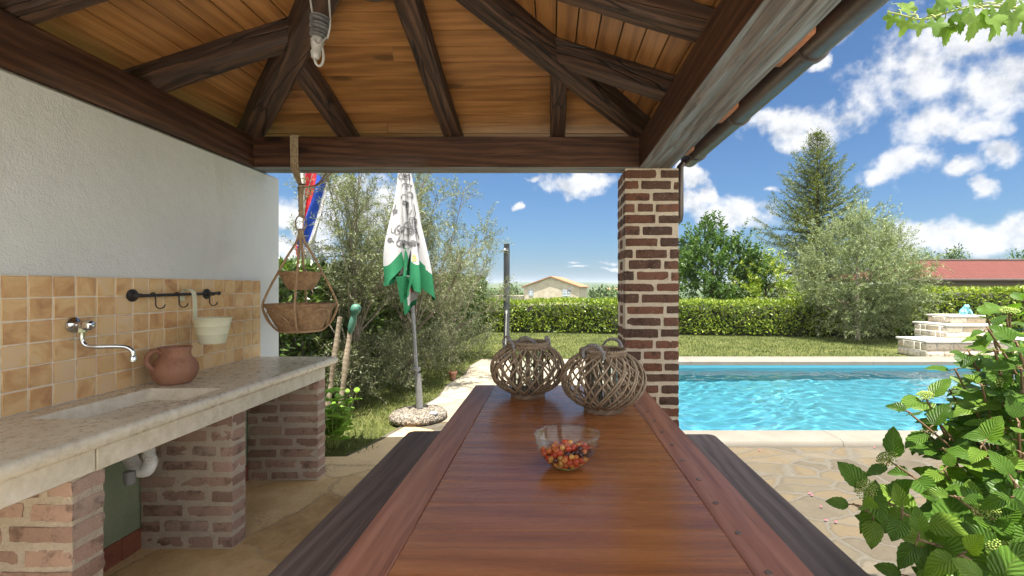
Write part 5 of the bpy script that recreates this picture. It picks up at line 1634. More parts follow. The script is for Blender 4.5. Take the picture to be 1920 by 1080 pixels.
# ================================================================== PARASOL, FLAG, SMALL GARDEN THINGS
def text_shape(s, size):
    cu = bpy.data.curves.new('lettering', 'FONT'); cu.body = s; cu.size = size; cu.resolution_u = 3
    cu.align_x = 'CENTER'
    o = bpy.data.objects.new('lettering', cu); COL.objects.link(o)
    me = bpy.data.meshes.new_from_object(o)
    bm = bmesh.new(); bm.from_mesh(me)
    bmesh.ops.triangulate(bm, faces=bm.faces)
    bmesh.ops.subdivide_edges(bm, edges=[e for e in bm.edges if e.calc_length() > size * .25], cuts=2)
    v = [tuple(x.co) for x in bm.verts]; f = [tuple(q.index for q in fc.verts) for fc in bm.faces]
    bm.free()
    bpy.data.objects.remove(o); bpy.data.curves.remove(cu); bpy.data.meshes.remove(me)
    return v, f
def parasol():
    D = 5.0
    b = P(785, 777, D); b.z = 0
    t = empty('parasol', b, 'closed white and green parasol on a pole in a round pebbled stone base', 'parasol')
    mb = MB()
    r = 0.31
    mb.lathe([(0, 0.0), (r * .93, 0.0), (r, 0.03), (r * .99, 0.055), (r * .88, 0.088), (r * .6, 0.108), (0, 0.115)], b, 48)
    sd = MB()
    mb.v = [tuple(Vector(v) + mnoise.noise_vector(Vector(v) * 40) * 0.004) for v in mb.v]
    base = mb.build('base', M['pebble'], t, smooth=True)
    mb = MB(); mb.box(b + Vector((0.2, -0.14, 0.104)), (0.09, 0.06, 0.012), Matrix.Rotation(R(-20), 3, 'Z') @ Matrix.Rotation(R(14), 3, 'X'), bev=0.003)
    mb.build('label_plate', M['grey_plastic'], base)
    top = P(757, 300, D); low = Vector((b.x, b.y, 0.12))
    ax = (top - low)
    mb = MB()
    mb.tube([low, low + ax * 0.99], 0.021, 14)
    mb.build('pole', M['galv'], t, smooth='auto')
    mb = MB(); mb.tube([low + Vector((.012, 0, 0)), low + Vector((.012, 0, 0)) + ax * 0.14], 0.036, 14); mb.tube([low + ax * .15, low + ax * .165], 0.045, 10)
    mb.build('pole_socket', M['galv'], t, smooth='auto')
    mb = MB(); mb.ball(top + Vector((0, 0, .0)), 0.035, 12, 8)
    mb.build('finial', M['white_plastic'], t, smooth=True)
    # folded canopy: eight panels hanging in loose folds round the pole
    def hem(a):
        # how far down each part of the hem hangs (px in the photo along the pole)
        return 0.86 + 0.2 * math.cos(a + 1.5) * 0.5 + 0.11 * math.cos(2 * a + 0.6) + 0.06 * math.cos(8 * a) + 0.05 * math.sin(5 * a + 2)
    def surf(a, s, off=0.0):
        """a angle, s 0..1 along the cloth; seen from the photo a = -pi/2 faces the camera"""
        hh = hem(a)
        z = s * 1.42 * hh
        dp = 0.75 + 0.25 * math.sin(3.3 * a + 1.1)
        fold = (math.cos(8 * a + 0.4 + 0.5 * math.sin(2 * a + s * 2.2)) * 0.5 + 0.5) * dp + .08 * math.sin(21 * a + 5 * s) * s
        flare = 0.045 + 0.21 * s ** 1.05 + (0.16 * max(0, math.cos(a - math.pi * 1.03)) ** 3 + 0.05 * max(0, math.cos(a)) ** 2) * s ** 2
        r_ = flare * (0.30 + 0.76 * max(0, fold) ** 1.25) + 0.012 + 0.018 * math.sin(s * 7 + 2.5 * a) * s
        r_ *= 1 + 0.06 * math.sin(3 * a + s * 5)
        aa = a + 0.16 * math.sin(8 * a) * s + 0.22 * s * math.sin(2 * a)
        r_ += off
        return top + Vector((r_ * math.cos(aa), r_ * 0.9 * math.sin(aa), -0.02 - z)) + Vector((ax.x / ax.z * -z, ax.y / ax.z * -z, 0)) * 1.0
    na, nsg = 160, 34
    mb = MB()
    vs = [surf(2 * math.pi * i / na, j / nsg) for j in range(nsg + 1) for i in range(na)]
    mb.v = [tuple(v) for v in vs]
    for j in range(nsg):
        for i in range(na):
            a = 2 * math.pi * i / na
            i2 = (i + 1) % na
            mb.f.append((j*na+i, j*na+i2, (j+1)*na+i2, (j+1)*na+i))
            white_tail = 0.1 < ((a * 8 / (2 * math.pi)) % 2) < 0.0
            mb.m.append(1 if j >= nsg * (0.79 + 0.07 * math.sin(2 * a + 1.0) + 0.03 * math.sin(5 * a)) else 0)
    can = mb.build('canopy', [M['white_cloth'], M['green_cloth']], t, smooth=True)
    # printed motifs lying on the cloth
    from mathutils.bvhtree import BVHTree
    bvh = BVHTree.FromPolygons([Vector(v) for v in mb.v], mb.f)
    def put(mbx, v2, faces, x0, z0, rot=0):
        """lay a flat motif on the front of the cloth round the point (x0, z0)"""
        out = []
        ca, sa = math.cos(rot), math.sin(rot)
        for (x, y, *_) in v2:
            x, y = x * ca - y * sa, x * sa + y * ca
            h = bvh.ray_cast(Vector((x0 + x, top.y - 1.5, z0 + y)), Vector((0, 1, 0)))[0]
            if h is None: return False
            out.append(h + Vector((0, -0.005, 0)))
        if max(p.y for p in out) - min(p.y for p in out) > .09: return False
        mbx.add(out, faces)
        return True
    def ringshape(r, w, a1=6.283, n=22):
        v, f = [], []
        for k in range(n + 1):
            a = a1 * k / n
            v += [((r - w) * math.cos(a), (r - w) * math.sin(a)), (r * math.cos(a), r * math.sin(a))]
        f = [(2*k, 2*k+1, 2*k+3, 2*k+2) for k in range(n)]
        return v, f
    def clover(r):
        v, f = [], []
        for c in range(5):
            a = c * 2 * math.pi / 5; o = len(v)
            for k in range(8):
                b_ = k * 2 * math.pi / 8
                v.append((r * .6 * math.cos(a) + r * .38 * math.cos(b_), r * .6 * math.sin(a) + r * .38 * math.sin(b_)))
            f.append(tuple(range(o, o + 8)))
        return v, f
    pr = MB()
    prr = random.Random(5)
    axis = lambda z: top.x + ax.x / ax.z * (z - top.z)
    k = 0
    for q in range(150):
        z = top.z - prr.uniform(.18, .98); wd = .05 + .26 * (top.z - z)
        x = axis(z) + prr.uniform(-wd, wd) - .03
        kind = k % 5
        if kind == 0:
            v, f = ringshape(0.04, 0.009, 5.2); ok = put(pr, v, f, x, z, prr.uniform(0, 6))
            if ok: v, f = ringshape(0.02, 0.007, 6.2); put(pr, [(a_ + .012, b_) for a_, b_ in v], f, x, z)
        elif kind == 1:
            v, f = clover(0.03); ok = put(pr, v, f, x, z, prr.uniform(0, 6))
        elif kind == 2:
            v, f = ringshape(0.034, 0.009, 3.8); ok = put(pr, v, f, x, z, prr.uniform(0, 6))
            if ok: put(pr, v, f, x + .05, z + .03, prr.uniform(0, 6))
        elif kind == 3:
            ok = put(pr, [(-.006, -.06), (.006, -.06), (.014, .06), (.006, .06)], [(0, 1, 2, 3)], x, z, prr.uniform(-.9, .9))
        else:
            v, f = text_shape('B' if k % 2 else 'U', 0.085); ok = put(pr, v, f, x, z, prr.uniform(-.25, .25))
        if ok: k += 1
        if k > 34: break
    pr.build('print', M['print_grey'], can)
    for s_, dx, dz, sz in (('B', .10, -1.12, 0.1), ('B', .13, -1.06, 0.1)):
        pr = MB(); v, f = text_shape(s_, sz)
        if put(pr, v, f, axis(top.z + dz) + dx, top.z + dz, 0.15):
            pr.build('print', M['print_yellow'], can)
            break
    # two loose tails of the valance: white with green hem, hanging lower
    for (a0, w, n0, ln, green) in ((-1.0, 0.2, 0.06, 0.42, 0), (-2.0, 0.22, 0.05, 0.38, 0), (-0.5, 0.16, 0.05, 0.24, 1), (-1.55, 0.18, 0.05, 0.3, 1)):
        mb = MB()
        nu, nv = 8, 12
        o0 = surf(a0, 0.93)
        side = Vector((math.cos(a0 + math.pi / 2), math.sin(a0 + math.pi / 2), 0))
        outd = Vector((math.cos(a0), math.sin(a0), 0))
        pts = []
        for j in range(nv + 1):
            v = j / nv
            for i in range(nu + 1):
                u = i / nu * 2 - 1
                pts.append(o0 + side * (u * w * .5 * (1 - .45 * v)) + outd * (0.03 * math.cos(u * 5 + v * 2) + 0.01) + Vector((0, 0, -ln * v * (1 - 0.3 * (u * .5 + .5)))))
        fs = [(j*(nu+1)+i, j*(nu+1)+i+1, (j+1)*(nu+1)+i+1, (j+1)*(nu+1)+i) for j in range(nv) for i in range(nu)]
        mb.add(pts, fs)
        mb.m = [(1 if (i in (0, 1) or j > nv - 3) else 0) if not green else (0 if i in (3, 4) and False else 1) for j in range(nv) for i in range(nu)]
        vl = mb.build('valance', [M['white_cloth'], M['green_cloth']], t, smooth=True)
        if not green and a0 > -1.5:
            for ch, xo in (('U', -.033), ('B', .033)):
                v, f = text_shape(ch, 0.085)
                tx = MB()
                tx.add([o0 + side * ((x + xo) * 0.8) + outd * (0.03 * math.cos((x + xo) * 2 / w * 5 + .8) + 0.016) + Vector((0, 0, y - ln * .42)) for x, y, _ in v], f)
                tx.build('print', M['print_red'], vl)
parasol()

def flag():
    D = 5.75
    b = P(567, 600, D); b.z = 0
    t = empty('flag_pole', b, 'white flag pole with a drooping red white and blue flag behind the hanging basket', 'flag pole')
    mb = MB(); mb.tube([b, b + Vector((0, 0, 4.4))], [0.032, 0.024], 12)
    mb.build('pole', M['white_paint'], t, smooth='auto')
    # the drooping cloth: y, hoist edge, red/blue seam, blue/white seam, outer edge (as it hangs)
    rows = [(175, 571, 618, 668, 700), (250, 572, 606, 640, 655), (330, 573, 593, 614, 618), (365, 573, 586, 606, 611), (395, 571, 577, 598, 604), (425, 567, 569, 587, 597), (455, 555, 557, 577, 591), (475, 556, 557, 567, 587), (497, 562, 563, 566, 581)]
    ys = np.array([r[0] for r in rows], float)
    mb = MB()
    nv, k = 46, 8
    grid = []
    for j in range(nv + 1):
        y = 175 + (497 - 175) * j / nv
        e = [np.interp(y, ys, [r[c] for r in rows]) for c in (1, 2, 3, 4)]
        row = []
        for band in range(3):
            for i in range(k):
                x = e[band] + (e[band + 1] - e[band]) * i / k
                row.append((x, y))
        row.append((e[3], y))
        grid.append([P(x + 1.2 * math.sin(yy * .05 + n * .3), yy, D - .05 - 0.03 * math.cos(n * .5 + yy * .02)) for n, (x, yy) in enumerate(row)])
    w = 3 * k + 1
    mb.v = [tuple(p) for r in grid for p in r]
    for j in range(nv):
        for i in range(w - 1):
            mb.f.append((j*w+i, j*w+i+1, (j+1)*w+i+1, (j+1)*w+i)); mb.m.append(i // k)
    mb.build('flag', [M['flag_red'], M['flag_blue'], M['flag_white']], t, smooth=True)
flag()

def shower():
    D = 9.5
    b = P(950, 668, D); b.z = 0
    t = empty('solar_shower', b, 'tall grey tubular garden shower post standing on the paving by the pool', 'shower')
    mb = MB(); mb.tube([b, b + Vector((0, 0, 0.02))], 0.12, 20); mb.tube([b, b + Vector((0, 0, 2.26))], 0.064, 18)
    mb.build('post', M['metal_grey'], t, smooth='auto')
    mb = MB(); mb.tube([b + Vector((0, 0, 2.26)), b + Vector((0, 0, 2.35))], 0.058, 18)
    mb.build('cap', M['black_iron'], t, smooth='auto')
    mb = MB(); q = b + Vector((-0.03, -0.13, 2.2))
    mb.tube([b + Vector((0, 0, 2.25)), q + Vector((0, .02, .04)), q], [0.014, 0.014, 0.02], 8)
    mb.lathe([(0, 0.02), (0.03, 0.016), (0.085, 0.004), (0.085, -0.008), (0, -0.012)], q, 24)
    mb.build('shower_head', M['galv'], t, smooth='auto')
    mb = MB(); c = b + Vector((0, -0.068, 0.93))
    mb.ball(c, 0.035, 12, 8, sc=(0.75, 0.5, 1.2)); mb.tube(smooth_path([c, c + Vector((0.0, -.02, -.08)), c + Vector((-.01, -.01, -.4)), c + Vector((-.02, 0, -.88))], 20), 0.012, 7)
    mb.build('foot_tap', M['white_plastic'], t, smooth='auto')
shower()

def flower_pot():
    b = P(849, 710, 7.15); b.z = 0.0
    t = empty('flower_pot', b, 'small terracotta flower pot with a sparse plant on the paving edge', 'flower pot')
    mb = MB(); mb.lathe([(0, 0), (0.045, 0), (0.062, 0.1), (0.07, 0.1), (0.07, 0.125), (0.06, 0.125), (0.055, 0.1), (0, 0.1)], b, 24)
    mb.build('pot', M['clay'], t, smooth='auto')
    tw = MB(); L = []
    for k in range(9):
        a = random.uniform(0, 6.28)
        L.append(spray(b + Vector((0, 0, .1)), (math.cos(a) * .6, math.sin(a) * .6, 1), random.uniform(.1, .2), 8, 0.04, 0.014, 0.8, 0.2, tw, 0.002))
    tw.build('twigs', M['bark'], t)
    leaf_object('foliage', np.concatenate(L), M['grass_bed'], t)
flower_pot()

def wall_fountain():
    t = empty('stone_steps_feature', (8.6, 9.9, 0), 'stepped pale stone poolside feature with smooth slab tops at the far pool edge', 'stone feature')
    def blockset(name, x0, x1, y0, y1, z0, z1, slab, ch):
        mb = MB()
        brickwork(mb, x0, x1, y0, y1, z0, z1 - slab, course=ch, length=0.34, gap=0.02, jit=0.004, inset=0.008, depth=0.16)
        o = mb.build(name, [M['stoneblock'], M['stone_mortar']], t, smooth=True)
        mb = MB(); mb.box(((x0+x1)/2, (y0+y1)/2, z1 - slab/2 + .001), (x1-x0+.06, y1-y0+.06, slab), bev=0.012)
        mb.build('slab', M['white_slab'], o, smooth='auto')
    blockset('base_tier', 7.62, 10.2, 9.22, 10.0, -0.02, 0.36, 0.05, 0.15)
    blockset('middle_tier', 8.38, 9.5, 9.62, 10.5, -0.02, 0.655, 0.045, 0.125)
    blockset('top_tier', 8.66, 9.42, 9.85, 10.45, 0.657, 0.83, 0.04, 0.13)
wall_fountain()
def frog():
    b = Vector(((1810 - VX) * 10.15 / F, 10.15, 0.832))
    t = empty('ceramic_frog', b, 'small pale blue ceramic frog figure sitting on the top stone tier', 'figurine')
    pts = [((0, 0.02, 0.075), 0.082), ((0, -0.01, 0.13), 0.066), ((0, -0.03, 0.18), 0.05)]
    mb = MB()
    mb.ball(b + Vector((0, .02, .075)), 0.088, 20, 14, sc=(1, .95, .86))
    mb.ball(b + Vector((0, -.005, .135)), 0.064, 18, 12, sc=(.95, .95, 1))
    mb.ball(b + Vector((0, -.03, .18)), 0.052, 18, 12, sc=(1.05, 1.1, .75))
    for s in (-1, 1):
        mb.ball(b + Vector((s * .03, -.03, .212)), 0.019, 10, 8)
        mb.ball(b + Vector((s * .08, .0, .05)), 0.05, 14, 10, sc=(.8, 1.2, .95))
        mb.tube([b + Vector((s * .05, -.04, .12)), b + Vector((s * .06, -.085, .06)), b + Vector((s * .055, -.1, .008))], [0.024, 0.018, 0.016], 10)
        mb.ball(b + Vector((s * .09, -.06, .012)), 0.03, 10, 6, sc=(.9, 1.5, .4))
    o = mb.build('body', M['glaze_blue'], t, smooth=True)
    md = o.modifiers.new('merge', 'REMESH'); md.mode = 'VOXEL'; md.voxel_size = 0.006; md.use_smooth_shade = True
frog()

def petals():
    spots = [(1362, 929), (1371, 951), (1380, 952), (1518, 928), (1522, 931), (1548, 978), (1567, 982), (1424, 846), (1640, 841), (1540, 953)]
    p0 = None
    for k, (px, py) in enumerate(spots):
        D = H * F / (py - VY)
        c = P(px, py, D); c.z = 0.012
        if p0 is None:
            mb = MB()
            vs = [Vector((0, 0, 0.004))] + [Vector((0.011 * math.cos(a), 0.007 * math.sin(a), 0.003 * math.cos(2 * a))) for a in [2 * math.pi * i / 10 for i in range(10)]]
            mb.add(vs, [(0, 1 + i, 1 + (i + 1) % 10) for i in range(10)])
            p0 = o = mb.build('petal', M['petal'], None, smooth=True)
        else:
            o = p0.copy(); COL.objects.link(o)
        o.location = c; o.rotation_euler = (random.uniform(-.2, .2), random.uniform(-.2, .2), random.uniform(0, 6))
        tag(o, 'fallen pink petal lying on the pale paving stones', 'petal', 'fallen pink petals on the patio')
petals()

def bird(px, py, D, yaw, roll, S, label):
    c = P(px, py, D)
    mb = MB()
    n = 12
    mb.lathe([(0, -.5), (.04, -.42), (.1, -.25), (.13, 0), (.11, .22), (.08, .32), (.07, .38), (.03, .45), (0, .52)], (0, 0, 0), 12)
    mb.v = [(v[2], v[0], v[1]) for v in mb.v]
    for s in (-1, 1):
        mb.add([(.28, s*.06, .03), (.05, s*.06, .03), (-.08, s*.06, .0), (.3, s*.5, .16), (.08, s*.5, .15), (.02, s*1.05, .12), (-.18, s*1.2, .06), (-.02, s*.95, .11)], [(0, 1, 4, 3), (1, 2, 7, 4), (3, 4, 7, 5), (5, 7, 6)])
        mb.add([(-.45, s*.02, 0), (-.45, s*.07, 0), (-.9, s*.16, .01), (-.62, s*.02, 0)], [(0, 1, 2, 3)])
    mb.v = [(v[0] * S, v[1] * S, v[2] * S) for v in mb.v]
    o = mb.build('swallow', M['bird'], None, smooth=True)
    o.location = c; o.rotation_euler = (roll, R(-10), yaw)
    tag(o, label, 'bird', 'swallows flying low over the garden')
bird(993, 580, 7.5, R(200), R(25), 0.11, 'small dark swallow flying in front of the far hedge')
bird(1068, 545, 9.0, R(150), R(-35), 0.11, 'small dark swallow flying in front of the stone gable house')

# ================================================================== GARDEN PLANTS
def hedge(pts, width, height, n_per_m2, ll, label, mat, name='hedge', hvar=0.05, cat='hedge', groundz=0.0):
    """pts: centre line on the ground"""
    pts = [Vector((x, y, 0)) for x, y in pts]
    t = empty(name, pts[0], label, cat)
    core = MB()
    V = []
    for a, b in zip(pts[:-1], pts[1:]):
        d = (b - a); L = d.length; d.normalize(); s = Vector((-d.y, d.x, 0))
        # inner mass of twigs
        m = max(2, int(L / 0.25))
        ring = []
        for i in range(m + 1):
            p = a + d * (L * i / m)
            k = mnoise.noise(p * 1.7) * 0.06
            w, h = width / 2 - 0.13, height - 0.13 + k
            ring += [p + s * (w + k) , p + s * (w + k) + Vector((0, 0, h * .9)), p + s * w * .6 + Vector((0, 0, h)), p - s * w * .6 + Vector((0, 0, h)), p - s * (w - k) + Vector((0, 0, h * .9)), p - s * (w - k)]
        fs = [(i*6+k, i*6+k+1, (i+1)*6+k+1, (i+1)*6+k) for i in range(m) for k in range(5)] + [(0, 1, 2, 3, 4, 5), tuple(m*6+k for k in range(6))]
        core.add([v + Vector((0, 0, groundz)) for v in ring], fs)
        da, sa = np.array(d), np.array(s)
        for face in ('front', 'back', 'top', 'ends'):
            area = {'front': L * height, 'back': L * height * .35, 'top': L * width, 'ends': width * height}[face]
            n = int(area * n_per_m2)
            u = rng.uniform(-0.05, L + 0.05, n)
            zz = rng.uniform(0.02, 1.0, n) ** 0.9 * height
            ww = rng.uniform(-.5, .5, n) * width
            dep = np.abs(rng.normal(0, 0.05, n))
            if face == 'front': w = -width / 2 + dep; nr = -sa
            elif face == 'back': w = width / 2 - dep; nr = sa
            elif face == 'top': w = ww; zz = height - dep * 1.1 + 0.03; nr = np.array([0, 0, 1.0])
            else: u = np.where(rng.random(n) < .5, dep, L - dep); w = ww; nr = -da
            base = np.array(a) + da * u[:, None] + sa * w[:, None]
            lump = np.array([mnoise.noise(Vector((q[0] * 1.1, q[1] * 1.1, z * 1.3))) + .6 * mnoise.noise(Vector((q[0] * 3.1, q[1] * 3.1, z * 3.3))) for q, z in zip(base, np.broadcast_to(zz, n))]) * 0.09
            base = base + (nr * 1.0)[None] * lump[:, None]
            pos = base.copy(); pos[:, 2] = np.broadcast_to(zz, n) + (lump if face == 'top' else 0) + groundz
            dirv = nr * 0.55 + np.array([0, 0, 0.45]) + rng.normal(size=(n, 3)) * 0.55
            nn = nr * 0.6 + np.array([0, 0, 0.55]) + rng.normal(size=(n, 3)) * 0.4
            V.append(leaf_arrays(pos, dirv, nn, ll * rng.uniform(.6, 1.2, n), ll * .42 * rng.uniform(.8, 1.2, n)))
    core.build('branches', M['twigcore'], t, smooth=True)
    leaf_object('foliage', np.concatenate(V), mat, t)
    return t
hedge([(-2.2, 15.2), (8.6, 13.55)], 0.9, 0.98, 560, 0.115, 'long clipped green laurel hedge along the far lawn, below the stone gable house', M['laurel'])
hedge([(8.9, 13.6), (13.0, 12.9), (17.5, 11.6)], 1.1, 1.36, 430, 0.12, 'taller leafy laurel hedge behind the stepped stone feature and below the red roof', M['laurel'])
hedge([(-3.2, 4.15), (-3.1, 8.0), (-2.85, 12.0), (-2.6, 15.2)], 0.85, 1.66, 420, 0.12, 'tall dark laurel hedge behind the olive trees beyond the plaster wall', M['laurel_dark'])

def limb(mb, p0, p1, r0, r1, bend=0.15, n=8, seg=7):
    p0, p1 = Vector(p0), Vector(p1)
    L = (p1 - p0).length
    o = Vector((random.uniform(-1, 1), random.uniform(-1, 1), random.uniform(-.3, .6))) * bend * L
    pts = smooth_path([p0, p0.lerp(p1, .35) + o * .7, p0.lerp(p1, .7) + o * .6, p1], n)
    mb.tube(pts, [r0 + (r1 - r0) * i / n for i in range(n + 1)], seg, cap=False)
    return pts

def near_olive(base, height, trunk_r, spread, nlimb, sprays_per, label, lean=(0, 0), zlow=0.5, ll=0.052, mat='olive', n_leaf=18, low=0.0):
    t = empty('olive_tree', base, label, 'olive tree')
    tr = MB(); tw = MB(); L = []
    base = Vector(base)
    fork = base + Vector((lean[0] * .3, lean[1] * .3, height * 0.26))
    trunk = limb(tr, base - Vector((0, 0, .05)), fork, trunk_r, trunk_r * .75, 0.06, 10, 10)
    for k in range(nlimb):
        a = 2 * math.pi * k / nlimb + random.uniform(-.4, .4)
        up = random.uniform(0.55, 1.0)
        rr = spread * random.uniform(.45, 1.0) * (1.25 - up * .55)
        end = base + Vector((lean[0] + rr * math.cos(a), lean[1] + rr * math.sin(a), height * up))
        st = trunk[random.randint(6, 10)] if k > 2 else trunk[10]
        pts = limb(tr, st, end, trunk_r * .33, 0.004, 0.14, 12, 6)
        for q in range(int(sprays_per * 1.4)):
            i = random.uniform(2.5, 12); i0 = min(11, int(i)); p = pts[i0].lerp(pts[i0 + 1], i - i0)
            tg = (pts[i0 + 1] - pts[i0]).normalized()
            rd = Vector(rnd_dirs(1)[0])
            d = tg * random.uniform(.3, 1.0) + rd * 0.85 + Vector((0, 0, random.uniform(.1, .8)))
            ln = random.uniform(.25, .6)
            L.append(spray(p, d, ln, n_leaf, ll, ll * .25, 0.75, random.uniform(0.0, 0.35), tw, 0.0025))
            for q2 in range(2):
                pp = Vector(p) + d.normalized() * ln * random.uniform(.2, .7)
                d2 = d.normalized() + Vector(rnd_dirs(1)[0]) * .9
                L.append(spray(pp, d2, ln * .55, n_leaf - 5, ll, ll * .25, 0.75, 0.15, tw, 0.0016))
    for q in range(int(low)):
        p = trunk[random.randint(3, 10)]
        d = Vector(rnd_dirs(1)[0]) + Vector((0, -.2, .35))
        L.append(spray(p, d, random.uniform(.3, .7), n_leaf, ll, ll * .25, .75, .3, tw, .0025))
    tr.build('trunk', M['bark'], t, smooth=True)
    br = tw.build('twigs', M['bark'], t)
    leaf_object('foliage', np.concatenate(L), M[mat], t)
    return t
near_olive((-2.42, 5.5, 0), 3.3, 0.035, 0.95, 13, 19, 'slim young olive tree tied between wooden stakes just beyond the counter end', lean=(.12, .25), low=60)
near_olive((-2.12, 6.7, 0), 3.0, 0.045, 1.15, 14, 20, 'bushy olive tree standing behind the closed parasol', lean=(.25, .2), low=70)
near_olive((-1.95, 8.7, 0), 2.3, 0.04, 1.15, 12, 20, 'low spreading olive tree at the far left edge of the paving', lean=(.1, .2), low=80)
near_olive((-2.75, 7.6, 0), 3.9, 0.04, 1.1, 12, 17, 'tall feathery olive tree at the back of the left bed near the flag pole', lean=(-.2, .2), low=40)
near_olive((-3.1, 6.1, 0), 1.9, 0.03, 0.6, 9, 15, 'short olive sapling close to the dark laurel hedge', lean=(0, .1), low=20)

def olive_shrub(base, h, rad, n, label):
    t = empty('olive_shrub', base, label, 'shrub')
    tw = MB(); L = []
    base = Vector(base)
    for k in range(n):
        a = random.uniform(0, 6.28); r0 = rad * math.sqrt(random.random())
        p = base + Vector((r0 * math.cos(a), r0 * math.sin(a), h * random.uniform(0.0, .62)))
        d = Vector((math.cos(a) * .6, math.sin(a) * .6, random.uniform(.3, 1.3))) + Vector(rnd_dirs(1)[0]) * .4
        L.append(spray(p, d, random.uniform(.22, .5), 16, .055, .0135, .75, .2, tw, .002))
    tw.build('twigs', M['bark'], t)
    leaf_object('foliage', np.concatenate(L), M['olive'], t)
olive_shrub((-2.72, 5.45, 0), 1.0, .42, 240, 'bushy grey green shrub right behind the end of the counter')
olive_shrub((-2.42, 6.1, 0), 1.15, .5, 300, 'grey green suckering shrub between the stakes and the parasol pole')
olive_shrub((-2.15, 7.6, 0), 1.1, .55, 300, 'grey green shrub behind the parasol base')
olive_shrub((-1.95, 9.6, 0), 1.05, .6, 280, 'grey green shrub at the far end of the left bed by the lawn')

def stakes():
    for i, (x0, y0, x1, y1, h, lab) in enumerate(((-2.46, 4.98, -2.33, 5.02, 1.12, 'leaning pale wooden stake beside the slim olive trunk, left one'), (-2.30, 4.92, -2.2, 4.98, 0.98, 'upright wooden stake beside the slim olive trunk, capped with a green plastic bottle'))):
        mb = MB()
        n = 12
        pts = [Vector((x0 + (x1 - x0) * k / n, y0 + (y1 - y0) * k / n, h * k / n)) + mnoise.noise_vector(Vector((k * .8, i * 9, 0))) * .006 for k in range(n + 1)]
        mb.tube(pts, [0.028 + 0.004 * math.sin(k) for k in range(n + 1)], 10)
        o = mb.build('wooden_stake', M['stake'], None, smooth='auto')
        tag(o, lab, 'stake', 'stakes of the young olive tree')
    c = Vector((-2.2, 4.975, 0.74))
    mb = MB()
    prof = [(0.022, 0), (0.035, 0.03), (0.044, 0.09), (0.047, 0.17), (0.043, 0.24), (0.036, 0.28), (0.044, 0.3), (0.064, 0.335), (0.07, 0.375), (0.06, 0.42), (0.03, 0.445), (0, 0.45)]
    prof = [(r_ * .8, z_ * .74) for r_, z_ in prof]
    mb.lathe(prof, (0, 0, 0), 24)
    q = Matrix.Rotation(R(14), 3, 'Y')
    mb.v = [tuple(q @ Vector(v) + c + Vector((0, 0, .2))) for v in mb.v]
    o = mb.build('plastic_bottle', M['olive_plastic'], None, smooth=True)
    tag(o, 'dull green plastic bottle stuck upside down on the wooden stake', 'bottle')
stakes()

def small_shrub():
    b = Vector((-1.98, 4.12, 0))
    t = empty('leafy_shrub', b, 'small bright green leafy shrub at the end of the brick piers', 'shrub')
    st, lv = MB(), MB()
    for k in range(26):
        a = random.uniform(0, 6.28); h = random.uniform(.2, .52); rr = random.uniform(.03, .27)
        tip = b + Vector((rr * math.cos(a), rr * math.sin(a), h))
        path = smooth_path([b + Vector((rr * .3 * math.cos(a), rr * .3 * math.sin(a), 0)), b + Vector((rr * .6 * math.cos(a), rr * .6 * math.sin(a), h * .55)), tip], 10)
        st.tube(path, [0.005 - .003 * i / 10 for i in range(11)], 5)
        an = random.uniform(0, 3)
        for q in range(4):
            p = path[10 - q * 2]; an += 1.57
            for s2 in (0, math.pi):
                out = Vector((math.cos(an + s2), math.sin(an + s2), 0.25 if q else .7))
                Ln = random.uniform(.06, .1)
                big_leaf(lv, p, out, (0, -.3, 1), Ln, Ln * .62, curl=random.uniform(.05, .35))
    st.build('stem', M['vstem'], t, smooth=True)
    o = lv.build('foliage', M['fresh'], t, smooth=True)
small_shrub()

